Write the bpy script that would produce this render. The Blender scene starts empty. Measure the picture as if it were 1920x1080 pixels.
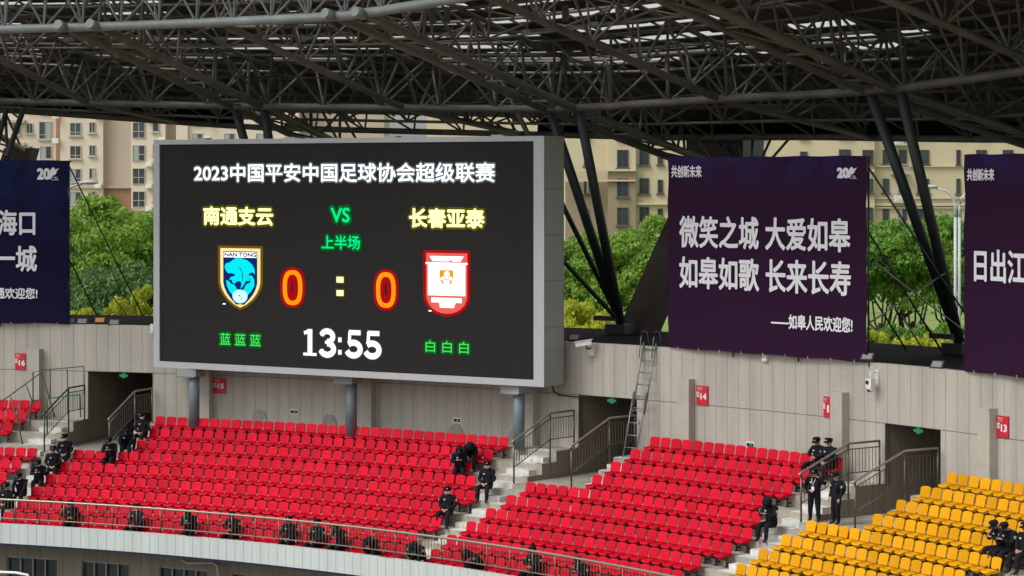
import bpy, bmesh, math, random
import numpy as np
from mathutils import Vector, Matrix
S = bpy.context.scene
COL = S.collection
R_ = math.radians

# ------------------------------------------------------------------ camera, world, sun, exposure
ZC = 18.6                       # eye height over the pitch
F = 4500.0                      # focal length in pixels of a 1920 px wide picture
HOR = 334.6                     # row of the horizon
cam = bpy.data.cameras.new('camera'); camo = bpy.data.objects.new('camera', cam); COL.objects.link(camo)
camo.location = (0, 0, ZC); camo.rotation_euler = (R_(90), 0, 0)
cam.sensor_width = 36; cam.lens = F/1920*36; cam.shift_y = -(540-HOR)/1920
cam.clip_start = 1; cam.clip_end = 4000
S.camera = camo
W = bpy.data.worlds.new('World'); S.world = W; W.use_nodes = True
wn = W.node_tree.nodes; wl_ = W.node_tree.links
bg = wn['Background']
sky = wn.new('ShaderNodeTexSky'); sky.sky_type = 'NISHITA'; sky.sun_disc = False
SUN_EL, SUN_AZ = 50.0, 238.0     # overcast: soft light from beyond the picture's left edge
sky.sun_elevation = R_(SUN_EL); sky.sun_rotation = R_(SUN_AZ)
sky.air_density = 1.0; sky.dust_density = 2.5; sky.ozone_density = 1.0
hs = wn.new('ShaderNodeHueSaturation'); hs.inputs['Saturation'].default_value = 0.09
wl_.new(sky.outputs[0], hs.inputs['Color']); wl_.new(hs.outputs[0], bg.inputs['Color'])
bg.inputs['Strength'].default_value = 0.13
sl = bpy.data.lights.new('sun', 'SUN'); sl.energy = 1.4; sl.angle = R_(30); sl.color = (1.0, .95, .88)
slo = bpy.data.objects.new('sun', sl); COL.objects.link(slo)
slo.rotation_euler = Vector((math.sin(R_(SUN_AZ))*math.cos(R_(SUN_EL)), math.cos(R_(SUN_AZ))*math.cos(R_(SUN_EL)), math.sin(R_(SUN_EL)))).to_track_quat('Z', 'Y').to_euler()
S.view_settings.view_transform = 'Standard'; S.view_settings.look = 'None'
EXPO = 0.48
S.view_settings.exposure = EXPO; S.view_settings.gamma = 1.0
EMK = 1.0/2**EXPO

# ------------------------------------------------------------------ bowl geometry
BX, BY, RW = -36.77, 46.87, 61.65        # centre of the bowl's curve and radius of the rear wall
def C3(a, rho, z):
    t = R_(a); return Vector((BX+rho*math.sin(t), BY+rho*math.cos(t), z+ZC))
def rayY(x, rho):
    u = (x-960)/F; A = u*u+1; b = -2*(u*BX+BY); c = BX*BX+BY*BY-rho*rho
    return (-b+math.sqrt(b*b-4*A*c))/(2*A)
def px_az(x, y, rho):                    # where the sight line of a picture point meets the cylinder of radius rho: angle, height
    Y = rayY(x, rho); X = (x-960)/F*Y
    return math.degrees(math.atan2(X-BX, Y-BY)), -(y-HOR)*Y/F
def px3(x, y, rho):
    a, z = px_az(x, y, rho); return C3(a, rho, z)
def pxY(x, y, Y):                        # the same on a vertical plane at distance Y
    return Vector(((x-960)/F*Y, Y, ZC-(y-HOR)*Y/F))
Z_TOP, Z_JOINT, Z_LAND = -6.44, -8.5, -11.62
def tread(k): return -10.62-.415*k
def rback(k): return RW-.65-.89*k        # radius of the seat backs in row k
def riser(k): return 60.26-.89*k
SLOTS = [(17.05, 20.0), (39.7, 42.4), (53.75, 56.25)]

# ------------------------------------------------------------------ materials
def mat(name, col, rough=.6, metal=0, noise=0, nscale=3, bump=0, spec=.5, emit=None, estr=0):
    m = bpy.data.materials.new(name); m.use_nodes = True
    n = m.node_tree.nodes; l = m.node_tree.links; p = n['Principled BSDF']
    p.inputs['Roughness'].default_value = rough; p.inputs['Metallic'].default_value = metal
    p.inputs['Specular IOR Level'].default_value = spec
    p.inputs['Base Color'].default_value = (*col, 1)
    if emit:
        p.inputs['Emission Color'].default_value = (*emit, 1); p.inputs['Emission Strength'].default_value = estr*EMK
    if noise or bump:
        tc = n.new('ShaderNodeTexCoord'); nz = n.new('ShaderNodeTexNoise'); nz.inputs['Scale'].default_value = nscale
        nz.inputs['Detail'].default_value = 6; nz.inputs['Roughness'].default_value = .65
        l.new(tc.outputs['Object'], nz.inputs['Vector'])
        if noise:
            mp = n.new('ShaderNodeMapRange'); mp.inputs['From Min'].default_value = .3; mp.inputs['From Max'].default_value = .7
            mp.inputs['To Min'].default_value = 1-noise; mp.inputs['To Max'].default_value = 1+noise
            mx = n.new('ShaderNodeVectorMath'); mx.operation = 'SCALE'; mx.inputs[0].default_value = col
            l.new(nz.outputs['Fac'], mp.inputs['Value']); l.new(mp.outputs[0], mx.inputs['Scale']); l.new(mx.outputs[0], p.inputs['Base Color'])
        if bump:
            b = n.new('ShaderNodeBump'); b.inputs['Strength'].default_value = bump; b.inputs['Distance'].default_value = .02
            l.new(nz.outputs['Fac'], b.inputs['Height']); l.new(b.outputs[0], p.inputs['Normal'])
    return m
def panel_mat(name, col, pitch, vlines=(), line=.012, dark=.35, stain=.12, rough=.55, per_panel=.05):
    """Cladding in UV metres (u along the wall, v height): thin joints every pitch, level joints at vlines, small tone steps from panel to panel, streaks running down."""
    m = bpy.data.materials.new(name); m.use_nodes = True
    n = m.node_tree.nodes; l = m.node_tree.links; p = n['Principled BSDF']; p.inputs['Roughness'].default_value = rough
    uv = n.new('ShaderNodeUVMap'); uv.uv_map = 'UV'; sp = n.new('ShaderNodeSeparateXYZ'); l.new(uv.outputs[0], sp.inputs[0])
    def math_(op, a, b=None):
        k = n.new('ShaderNodeMath'); k.operation = op
        for i, v in enumerate((a, b)):
            if v is None: continue
            if isinstance(v, (int, float)): k.inputs[i].default_value = v
            else: l.new(v, k.inputs[i])
        return k.outputs[0]
    d = math_('DIVIDE', sp.outputs[0], pitch); fr = math_('FRACT', d); fl = math_('FLOOR', d)
    j = math_('LESS_THAN', math_('ABSOLUTE', math_('SUBTRACT', fr, .5)), line/pitch)
    for v in vlines:
        j = math_('MAXIMUM', j, math_('LESS_THAN', math_('ABSOLUTE', math_('SUBTRACT', sp.outputs[1], v)), line*1.3))
    wnz = n.new('ShaderNodeTexWhiteNoise'); wnz.noise_dimensions = '1D'; l.new(fl, wnz.inputs['W'])
    tone = math_('MULTIPLY', math_('SUBTRACT', wnz.outputs['Value'], .5), per_panel*2)
    mp = n.new('ShaderNodeMapping'); mp.inputs['Scale'].default_value = (1.6, .22, 1); l.new(uv.outputs[0], mp.inputs['Vector'])
    nz = n.new('ShaderNodeTexNoise'); nz.inputs['Scale'].default_value = 1.0; nz.inputs['Detail'].default_value = 7; l.new(mp.outputs[0], nz.inputs['Vector'])
    st = math_('MULTIPLY', math_('SUBTRACT', nz.outputs['Fac'], .5), stain*2)
    nz2 = n.new('ShaderNodeTexNoise'); nz2.inputs['Scale'].default_value = 9; nz2.inputs['Detail'].default_value = 5; l.new(uv.outputs[0], nz2.inputs['Vector'])
    st2 = math_('MULTIPLY', math_('SUBTRACT', nz2.outputs['Fac'], .5), stain)
    f = math_('ADD', math_('ADD', math_('ADD', tone, st), st2), 1.0)
    f = math_('MULTIPLY', f, math_('SUBTRACT', 1.0, math_('MULTIPLY', j, 1-dark)))
    mx = n.new('ShaderNodeVectorMath'); mx.operation = 'SCALE'; mx.inputs[0].default_value = col; l.new(f, mx.inputs['Scale']); l.new(mx.outputs[0], p.inputs['Base Color'])
    b = n.new('ShaderNodeBump'); b.inputs['Strength'].default_value = .5; b.inputs['Distance'].default_value = .012; b.invert = True
    l.new(j, b.inputs['Height']); l.new(b.outputs[0], p.inputs['Normal'])
    return m
M = {}
M['wall'] = panel_mat('stone_panels', (.425, .40, .35), .56, (Z_JOINT,), line=.010, dark=.45, stain=.27)
M['wallplain'] = mat('plain_stone', (.425, .40, .35), .6, noise=.1, nscale=1.5)
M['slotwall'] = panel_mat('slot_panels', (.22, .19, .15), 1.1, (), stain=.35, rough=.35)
M['fascia'] = panel_mat('fascia_panels', (.50, .55, .54), .48, (), line=.010, stain=.07, rough=.4)
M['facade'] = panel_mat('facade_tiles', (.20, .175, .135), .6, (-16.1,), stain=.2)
M['concrete'] = mat('concrete', (.34, .315, .27), .85, noise=.28, nscale=1.7, bump=.3)
M['step'] = mat('pale_steps', (.60, .605, .57), .7, noise=.28, nscale=4)
M['dark'] = mat('dark_roofing', (.008, .008, .009), .9, noise=.3, nscale=2, spec=.1)
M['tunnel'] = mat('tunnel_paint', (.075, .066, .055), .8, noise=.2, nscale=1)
M['steel'] = mat('grey_green_steel', (.118, .112, .088), .5, noise=.35, nscale=.9)
M['steel_lit'] = mat('lit_ring_steel', (.20, .225, .225), .45, noise=.2, nscale=1.2)  # lighter steel: the light on the front ring is put into its colour
M['strut'] = mat('strut_steel', (.03, .038, .038), .5, noise=.2, nscale=1)
M['deck'] = mat('roof_sheet', (.05, .046, .036), .7, noise=.35, nscale=.7)
M['buttress'] = mat('buttress_concrete', (.045, .034, .03), .9, noise=.3, nscale=1)
M['inox'] = mat('stainless', (.34, .30, .26), .4, .6, noise=.1, nscale=5)
M['bronze'] = mat('bronze_rail', (.13, .115, .09), .35, .6, noise=.2, nscale=4)
M['railgrey'] = mat('rail_grey', (.20, .18, .15), .4, .5, noise=.2, nscale=4)
M['green'] = mat('green_paint', (.012, .075, .04), .45, noise=.3, nscale=5)
M['red'] = mat('red_plastic', (.58, .0055, .026), .5, noise=.16, nscale=2.5, spec=.12)
M['yellow'] = mat('yellow_plastic', (.68, .32, .004), .5, noise=.13, nscale=2.5, spec=.12)
for nm_ in ('red', 'yellow'):
    n_ = M[nm_].node_tree.nodes; l_ = M[nm_].node_tree.links; sc_ = [k for k in n_ if k.type == 'VECT_MATH'][0]; mp_ = [k for k in n_ if k.type == 'MAP_RANGE'][0]
    oi = n_.new('ShaderNodeObjectInfo'); ge = n_.new('ShaderNodeNewGeometry'); a_ = n_.new('ShaderNodeMath'); a_.operation = 'ADD'; l_.new(oi.outputs['Random'], a_.inputs[0]); l_.new(ge.outputs['Random Per Island'], a_.inputs[1])
    f_ = n_.new('ShaderNodeMath'); f_.operation = 'FRACT'; l_.new(a_.outputs[0], f_.inputs[0]); r_ = n_.new('ShaderNodeMapRange'); r_.inputs['To Min'].default_value = .84; r_.inputs['To Max'].default_value = 1.14; l_.new(f_.outputs[0], r_.inputs['Value'])
    m_ = n_.new('ShaderNodeMath'); m_.operation = 'MULTIPLY'; l_.new(r_.outputs[0], m_.inputs[0]); l_.new(mp_.outputs[0], m_.inputs[1]); l_.new(m_.outputs[0], sc_.inputs['Scale'])
M['iron'] = mat('seat_bracket', (.05, .045, .045), .6)
M['frame'] = panel_mat('screen_housing', (.43, .45, .475), 1.95, (), line=.006, dark=.7, stain=.05, rough=.45, per_panel=.02)
M['side'] = panel_mat('screen_side', (.29, .325, .32), 9, (-.4, -2.2, -4.0, -5.8), line=.01, dark=.5, stain=.08, rough=.5)
M['alu'] = mat('aluminium', (.22, .235, .24), .45, .6, noise=.15, nscale=6)
M['col'] = mat('blue_grey_column', (.14, .19, .22), .5, noise=.2, nscale=2)
M['white'] = mat('white_plastic', (.72, .72, .70), .5, noise=.06)
M['black'] = mat('black_plastic', (.012, .012, .013), .5)
M['signred'] = mat('sign_red', (.56, .012, .035), .5)
M['letter'] = mat('white_lettering', (.74, .75, .80), .7, spec=.2)
M['cloth'] = mat('navy_uniform', (.006, .007, .011), .85, noise=.4, nscale=9, spec=.25)
M['skin'] = mat('skin', (.52, .30, .21), .55)
M['shoe'] = mat('black_shoe', (.008, .008, .008), .5)
M['mask'] = mat('white_mask', (.75, .78, .8), .8)
M['badge'] = mat('silver_badge', (.5, .52, .55), .5)
M['lamp'] = mat('lamp_pole_white', (.45, .50, .50), .4, noise=.06)
M['bark'] = mat('bark', (.055, .042, .03), .9, noise=.4, nscale=3)
M['lawn'] = mat('lawn', (.17, .25, .06), .95, noise=.35, nscale=.35)
M['bounce_grey'] = mat('bounce_grey', (.14, .135, .125), .9, noise=.2, nscale=.5)
M['pitch'] = mat('pitch_turf', (.11, .105, .07), .95, noise=.2, nscale=.2)
M['pvc'] = mat('pvc_pipe', (.40, .38, .33), .5)
M['blue'] = mat('blue_trim', (.012, .018, .06), .5)
def glass_mat(name, col):
    m = mat(name, col, .12, spec=.8, noise=.5, nscale=.35); return m
M['glass'] = glass_mat('window_glass', (.035, .048, .055))
M['exitgreen'] = mat('exit_green', (.02, .25, .12), .5, emit=(.08, .8, .4), estr=.16)

def leaf_mat(name, c1, c2):
    m = bpy.data.materials.new(name); m.use_nodes = True
    n = m.node_tree.nodes; l = m.node_tree.links; p = n['Principled BSDF']; p.inputs['Roughness'].default_value = .6
    g = n.new('ShaderNodeNewGeometry'); tc = n.new('ShaderNodeTexCoord'); nz = n.new('ShaderNodeTexNoise'); nz.inputs['Scale'].default_value = .55
    l.new(tc.outputs['Object'], nz.inputs['Vector'])
    ad = n.new('ShaderNodeMath'); ad.operation = 'MULTIPLY_ADD'; l.new(g.outputs['Random Per Island'], ad.inputs[0]); ad.inputs[1].default_value = .45
    l.new(nz.outputs['Fac'], ad.inputs[2])
    mr = n.new('ShaderNodeMapRange'); mr.inputs['From Min'].default_value = .45; mr.inputs['From Max'].default_value = 1.0; l.new(ad.outputs[0], mr.inputs['Value'])
    mx = n.new('ShaderNodeMix'); mx.data_type = 'RGBA'; l.new(mr.outputs[0], mx.inputs['Factor'])
    mx.inputs['A'].default_value = (*c1, 1); mx.inputs['B'].default_value = (*c2, 1)
    l.new(mx.outputs['Result'], p.inputs['Base Color'])
    tr = n.new('ShaderNodeBsdfTranslucent'); l.new(mx.outputs['Result'], tr.inputs['Color'])
    ms = n.new('ShaderNodeMixShader'); ms.inputs[0].default_value = .4
    l.new(p.outputs[0], ms.inputs[1]); l.new(tr.outputs[0], ms.inputs[2]); l.new(ms.outputs[0], n['Material Output'].inputs['Surface'])
    return m
M['leaf_a'] = leaf_mat('leaf_mid_green', (.14, .265, .025), (.26, .44, .05))
M['leaf_b'] = leaf_mat('leaf_deep_green', (.09, .21, .025), (.18, .36, .045))
M['leaf_c'] = leaf_mat('leaf_yellow_green', (.40, .46, .03), (.62, .66, .06))
M['leaf_d'] = leaf_mat('leaf_blue_green', (.055, .14, .03), (.13, .26, .06))

def led_mat(name, col, s):
    m = bpy.data.materials.new(name); m.use_nodes = True
    p = m.node_tree.nodes['Principled BSDF']; p.inputs['Base Color'].default_value = (.01, .01, .01, 1)
    p.inputs['Emission Color'].default_value = (*col, 1); p.inputs['Emission Strength'].default_value = s*EMK
    p.inputs['Specular IOR Level'].default_value = 0; p.inputs['Base Color'].default_value = (.004, .004, .004, 1)
    return m

# ------------------------------------------------------------------ mesh builder
WLOC = {}
def empty(name, loc, label, cat, group=None, rz=0):
    o = bpy.data.objects.new(name, None); COL.objects.link(o); o.location = loc; o.rotation_euler = (0, 0, rz)
    o.empty_display_size = .3
    tag(o, label, cat, group); WLOC[o.name] = Vector(loc); return o
def tag(o, label=None, cat=None, group=None, kind=None):
    if label: o['label'] = label
    if cat: o['category'] = cat
    if group: o['group'] = group
    if kind: o['kind'] = kind
    return o
class MB:
    def __init__(s): s.v = []; s.f = []; s.m = []; s.uv = []; s.sm = []
    def face(s, pts, mi=0, uv=None, smooth=False):
        b = len(s.v); s.v += [tuple(p) for p in pts]; s.f.append(tuple(range(b, b+len(pts)))); s.m.append(mi)
        s.uv.append(uv if uv else [(0, 0)]*len(pts)); s.sm.append(smooth)
    def hexa(s, p, mi=0):                       # eight corners: bottom ring 0-3, top ring 4-7
        b = len(s.v); s.v += [tuple(q) for q in p]
        for f in ((3, 2, 1, 0), (4, 5, 6, 7), (0, 1, 5, 4), (1, 2, 6, 5), (2, 3, 7, 6), (3, 0, 4, 7)):
            s.f.append(tuple(b+i for i in f)); s.m.append(mi); s.sm.append(False)
            s.uv.append([(p[i].x if hasattr(p[i], 'x') else p[i][0], p[i].z if hasattr(p[i], 'z') else p[i][2]) for i in f])
    def box(s, c, half, ax=None, mi=0):          # oriented box
        X, Y, Z = ax if ax else (Vector((1, 0, 0)), Vector((0, 1, 0)), Vector((0, 0, 1)))
        c = Vector(c); hx, hy, hz = half
        q = lambda i, j, k: c+X*hx*i+Y*hy*j+Z*hz*k
        s.hexa([q(-1, -1, -1), q(1, -1, -1), q(1, 1, -1), q(-1, 1, -1), q(-1, -1, 1), q(1, -1, 1), q(1, 1, 1), q(-1, 1, 1)], mi)
    def arcbox(s, a0, a1, r0, r1, z0, z1, mi=0, n=None):   # a curved block of the bowl
        n = n or max(1, int(abs(a1-a0)/1.0))
        for i in range(n):
            p, q = a0+(a1-a0)*i/n, a0+(a1-a0)*(i+1)/n
            c = lambda a, r, z: C3(a, r, z)
            U = lambda a: R_(a)*RW
            s.face([c(p, r0, z0), c(q, r0, z0), c(q, r0, z1), c(p, r0, z1)], mi, [(U(p), z0), (U(q), z0), (U(q), z1), (U(p), z1)])
            s.face([c(q, r1, z0), c(p, r1, z0), c(p, r1, z1), c(q, r1, z1)], mi, [(U(q), z0), (U(p), z0), (U(p), z1), (U(q), z1)])
            s.face([c(p, r0, z1), c(q, r0, z1), c(q, r1, z1), c(p, r1, z1)], mi, [(U(p), z1+.1)]*4)
            s.face([c(q, r0, z0), c(p, r0, z0), c(p, r1, z0), c(q, r1, z0)], mi, [(U(p)+.1, z0-.1)]*4)
        for a, sg in ((a0, 1), (a1, -1)):
            pts = [C3(a, r0, z0), C3(a, r0, z1), C3(a, r1, z1), C3(a, r1, z0)]
            s.face(pts if sg > 0 else pts[::-1], mi, [(r0, z0), (r0, z1), (r1, z1), (r1, z0)] if sg > 0 else [(r1, z0), (r1, z1), (r0, z1), (r0, z0)])
    def tube(s, p, q, r, n=8, r2=None, mi=0, caps=True):
        p, q = Vector(p), Vector(q); d = q-p
        if d.length < 1e-6: return
        d.normalize(); u = d.cross(Vector((0, 0, 1)) if abs(d.z) < .95 else Vector((1, 0, 0))).normalized(); w = d.cross(u)
        r2 = r if r2 is None else r2; b = len(s.v)
        for (c, rr) in ((p, r), (q, r2)):
            for i in range(n):
                t = 2*math.pi*i/n; s.v.append(tuple(c+(u*math.cos(t)+w*math.sin(t))*rr))
        for i in range(n):
            j = (i+1) % n; s.f.append((b+i, b+j, b+n+j, b+n+i)); s.m.append(mi); s.uv.append([(0, 0)]*4); s.sm.append(True)
        if caps:
            s.f.append(tuple(b+i for i in range(n))[::-1]); s.m.append(mi); s.uv.append([(0, 0)]*n); s.sm.append(False)
            s.f.append(tuple(b+n+i for i in range(n))); s.m.append(mi); s.uv.append([(0, 0)]*n); s.sm.append(False)
    def poly(s, pts, r, n=8, mi=0, closed=False):         # a continuous tube along a polyline
        pts = [Vector(p) for p in pts]; b = len(s.v); k = len(pts)
        for i, p in enumerate(pts):
            d = (pts[min(i+1, k-1)]-pts[max(i-1, 0)]).normalized()
            u = d.cross(Vector((0, 0, 1)) if abs(d.z) < .95 else Vector((1, 0, 0))).normalized(); w = d.cross(u)
            rr = r[i] if isinstance(r, (list, tuple)) else r
            for j in range(n):
                t = 2*math.pi*j/n; s.v.append(tuple(p+(u*math.cos(t)+w*math.sin(t))*rr))
        for i in range(k-1):
            for j in range(n):
                jj = (j+1) % n; s.f.append((b+i*n+j, b+i*n+jj, b+(i+1)*n+jj, b+(i+1)*n+j)); s.m.append(mi); s.uv.append([(0, 0)]*4); s.sm.append(True)
        s.f.append(tuple(b+i for i in range(n))[::-1]); s.m.append(mi); s.uv.append([(0, 0)]*n); s.sm.append(False)
        s.f.append(tuple(b+(k-1)*n+i for i in range(n))); s.m.append(mi); s.uv.append([(0, 0)]*n); s.sm.append(False)
    def sphere(s, c, r, n=8, m=6, sc=(1, 1, 1), mi=0):
        c = Vector(c); b = len(s.v)
        for i in range(m+1):
            t = math.pi*i/m
            for j in range(n):
                p = 2*math.pi*j/n
                s.v.append(tuple(c+Vector((math.sin(t)*math.cos(p)*sc[0], math.sin(t)*math.sin(p)*sc[1], math.cos(t)*sc[2]))*r))
        for i in range(m):
            for j in range(n):
                jj = (j+1) % n; s.f.append((b+i*n+j, b+(i+1)*n+j, b+(i+1)*n+jj, b+i*n+jj)); s.m.append(mi); s.uv.append([(0, 0)]*4); s.sm.append(True)
    def build(s, name, mats, parent=None, world=True, fix=False):
        me = bpy.data.meshes.new(name)
        off = WLOC[parent.name] if (parent is not None and world) else Vector((0, 0, 0))
        me.from_pydata([(x-off.x, y-off.y, z-off.z) for x, y, z in s.v], [], s.f)
        for k in (mats if isinstance(mats, (list, tuple)) else [mats]): me.materials.append(M[k] if isinstance(k, str) else k)
        me.polygons.foreach_set('material_index', s.m); me.polygons.foreach_set('use_smooth', s.sm)
        uvl = me.uv_layers.new(name='UV'); flat = [c for f in s.uv for t in f for c in t]; uvl.data.foreach_set('uv', flat)
        if fix:
            bm = bmesh.new(); bm.from_mesh(me); bmesh.ops.remove_doubles(bm, verts=bm.verts, dist=1e-4); bmesh.ops.recalc_face_normals(bm, faces=bm.faces); bm.to_mesh(me); bm.free()
        me.update()
        o = bpy.data.objects.new(name, me); COL.objects.link(o)
        if parent is not None: o.parent = parent
        WLOC[o.name] = off.copy() if parent is not None else Vector((0, 0, 0))
        return o
ORD = ['', 'first', 'second', 'third', 'fourth', 'fifth', 'sixth', 'seventh', 'eighth', 'ninth', 'tenth', 'eleventh', 'twelfth', 'thirteenth', 'fourteenth',
       'fifteenth', 'sixteenth', 'seventeenth', 'eighteenth', 'nineteenth', 'twentieth']
def ordw(i):
    if i <= 20: return ORD[i]
    return ('twenty-' if i < 30 else 'thirty-' if i < 40 else 'forty-')+ORD[i % 10] if i % 10 else {30: 'thirtieth', 40: 'fortieth'}.get(i, 'fortieth')
rng = random.Random(7)

#=====SETTING
# ------------------------------------------------------------------ ground
g = MB(); g.face([(-1500, -300, 0), (1500, -300, 0), (1500, 2600, 0), (-1500, 2600, 0)])
tag(g.build('ground', 'pitch'), kind='structure')
OUT = -11.0
g = MB(); n = 90
ring = [(72, OUT-.02), (90, OUT), (140, OUT), (200, OUT), (300, OUT), (600, OUT), (1600, OUT)]
for i in range(n):
    a0, a1 = -60+180*i/n, -60+180*(i+1)/n
    for (r0, z0), (r1, z1) in zip(ring, ring[1:]):
        g.face([C3(a0, r0, z0), C3(a1, r0, z0), C3(a1, r1, z1), C3(a0, r1, z1)][::-1])
tag(g.build('lawn', 'lawn', fix=True), kind='structure')
g = MB()
for i in range(n):
    a0, a1 = -60+180*i/n, -60+180*(i+1)/n
    g.face([C3(a0, 71.4, OUT+.03), C3(a1, 71.4, OUT+.03), C3(a1, 104, OUT+.03), C3(a0, 104, OUT+.03)][::-1])
tag(g.build('added_bounce_ring', 'bounce_grey', fix=True), kind='structure')  # unseen ring, added so grey instead of lawn green bounces onto the roof

# ------------------------------------------------------------------ terrace, wall, tunnels
A0, A1 = 5.0, 76.0
edges = [A0]+[e for s_ in SLOTS for e in s_]+[A1]
ter = empty('seating_terrace', C3(40, 57, tread(9)-1), 'stepped pale concrete terrace carrying all the red and yellow seats', 'terrace')
t = MB()
def strip(a0, a1, prof, mi=0):
    n = max(1, int((a1-a0)/.8))
    for i in range(n):
        p, q = a0+(a1-a0)*i/n, a0+(a1-a0)*(i+1)/n
        for (r0, z0), (r1, z1) in zip(prof, prof[1:]):
            t.face([C3(p, r0, z0), C3(q, r0, z0), C3(q, r1, z1), C3(p, r1, z1)], mi)
prof = [(RW+.02, tread(0))]
for k in range(9): prof += [(riser(k), tread(k)), (riser(k), tread(k+1))]
prof += [(51.75, tread(9))]
prof_slot = [(RW+.1, Z_LAND), (riser(3), Z_LAND), (riser(3), tread(4))]+prof[9:]
for i in range(len(edges)-1):
    strip(edges[i], edges[i+1], prof_slot if i % 2 else prof)
t.build('stepped_slab', 'concrete', ter)
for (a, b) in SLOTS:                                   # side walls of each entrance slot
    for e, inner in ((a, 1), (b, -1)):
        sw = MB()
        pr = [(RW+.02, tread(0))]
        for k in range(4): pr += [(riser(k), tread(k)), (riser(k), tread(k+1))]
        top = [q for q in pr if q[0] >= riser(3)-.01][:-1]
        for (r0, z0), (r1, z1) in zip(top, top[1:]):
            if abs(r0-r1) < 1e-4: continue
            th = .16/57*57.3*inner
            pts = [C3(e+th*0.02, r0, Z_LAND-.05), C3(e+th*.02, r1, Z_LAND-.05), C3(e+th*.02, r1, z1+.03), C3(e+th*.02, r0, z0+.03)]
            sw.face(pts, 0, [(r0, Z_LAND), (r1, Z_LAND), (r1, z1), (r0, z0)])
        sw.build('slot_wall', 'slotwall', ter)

wall = empty('stand_wall', C3(40, RW, tread(0)), 'curved beige panelled wall along the back of the seats', 'wall')
w = MB()
w.arcbox(A0, A1, RW, RW+.3, Z_JOINT, Z_TOP, n=80)
for i in range(0, len(edges)-1, 2): w.arcbox(edges[i], edges[i+1], RW, RW+.3, tread(0)-.03, Z_JOINT-.012, n=max(2, int((edges[i+1]-edges[i])/.9)))
w.build('panelling', 'wall', wall)
for i, a in enumerate([15.0, 22.77, 30.29, 37.85, 45.09, 52.13, 58.78, 66.2]):
    p = MB(); wd = .57/61.3*57.3
    p.arcbox(a-wd, a, RW-.36, RW-.002, tread(0)-.02, -7.55, n=1)
    p.build('pilaster', 'wallplain', wall)
for x, y in ((487, 784), (618, 793), (855, 812), (968, 820)):  # round grey discs low on the wall
    a, z = px_az(x, y, RW); p = MB()
    c = C3(a, RW-.02, z); X = Vector((math.cos(R_(a)), -math.sin(R_(a)), 0)); N = -Vector((math.sin(R_(a)), math.cos(R_(a)), 0))
    p.tube(c, c+N*.02, .36, 20); p.build('grey_disc', mat('disc_grey', (.30, .28, .245), .8, noise=.2), wall)

ent_lab = ['dark entrance tunnel behind the green railing', 'dark entrance tunnel half hidden by the leaning ladder', 'dark entrance tunnel near the yellow seats']
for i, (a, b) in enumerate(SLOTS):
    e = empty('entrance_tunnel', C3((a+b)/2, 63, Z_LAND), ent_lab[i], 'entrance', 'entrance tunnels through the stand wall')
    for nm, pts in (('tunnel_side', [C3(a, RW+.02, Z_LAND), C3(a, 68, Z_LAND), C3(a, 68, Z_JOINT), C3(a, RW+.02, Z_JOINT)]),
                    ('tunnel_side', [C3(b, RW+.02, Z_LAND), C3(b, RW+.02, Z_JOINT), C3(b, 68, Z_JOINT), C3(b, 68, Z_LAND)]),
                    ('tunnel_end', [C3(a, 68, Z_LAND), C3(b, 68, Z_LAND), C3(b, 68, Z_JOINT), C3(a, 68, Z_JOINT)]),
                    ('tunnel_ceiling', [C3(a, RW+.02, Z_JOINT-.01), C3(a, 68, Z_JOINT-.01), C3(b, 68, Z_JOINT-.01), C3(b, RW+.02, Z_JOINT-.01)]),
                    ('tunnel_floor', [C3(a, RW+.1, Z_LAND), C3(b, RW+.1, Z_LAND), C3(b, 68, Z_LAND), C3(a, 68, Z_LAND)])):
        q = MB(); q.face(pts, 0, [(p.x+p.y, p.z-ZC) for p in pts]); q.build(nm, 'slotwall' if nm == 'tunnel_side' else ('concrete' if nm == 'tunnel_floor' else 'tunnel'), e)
    # glowing exit sign hung under the lintel
    x, y = ((232, 701), (1147, 748), (1722, 805))[i]
    aa, z = px_az(x, y, RW+.5); z = Z_JOINT-.19
    X = Vector((math.cos(R_(aa)), -math.sin(R_(aa)), 0)); N = -Vector((math.sin(R_(aa)), math.cos(R_(aa)), 0)); c = C3(aa, RW+.5, z)
    ex = empty('exit_sign', c, ['small green exit light under the lintel behind the green railing', 'small green exit light under the lintel beside the ladder', 'small green exit light under the lintel by the yellow seats'][i], 'exit sign', 'green exit lights in the tunnels')
    q = MB(); q.box(c, (.20, .03, .05), (X, N, Vector((0, 0, 1)))); q.box(c+Vector((0, 0, .0)), (.075, .028, .105), (X, N, Vector((0, 0, 1)))); q.build('lit_panel', 'exitgreen', ex)
    q = MB(); q.tube(c+Vector((0, 0, .125)), c+Vector((0, 0, .19)), .012, 6); q.build('hanger', 'iron', ex)

cc = empty('concourse_roof', C3(40, 66, -7), 'flat dark roof behind the wall top where the roof supports stand', 'roof')
q = MB(); q.arcbox(A0, A1, RW+.3, 71.5, -7.0, -6.62, n=70); q.build('roof_slab', 'dark', cc)
q = MB(); q.arcbox(A0, A1, 71.0, 71.4, -19, -7.0, n=70); q.build('rear_wall', 'wall', cc)

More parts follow.
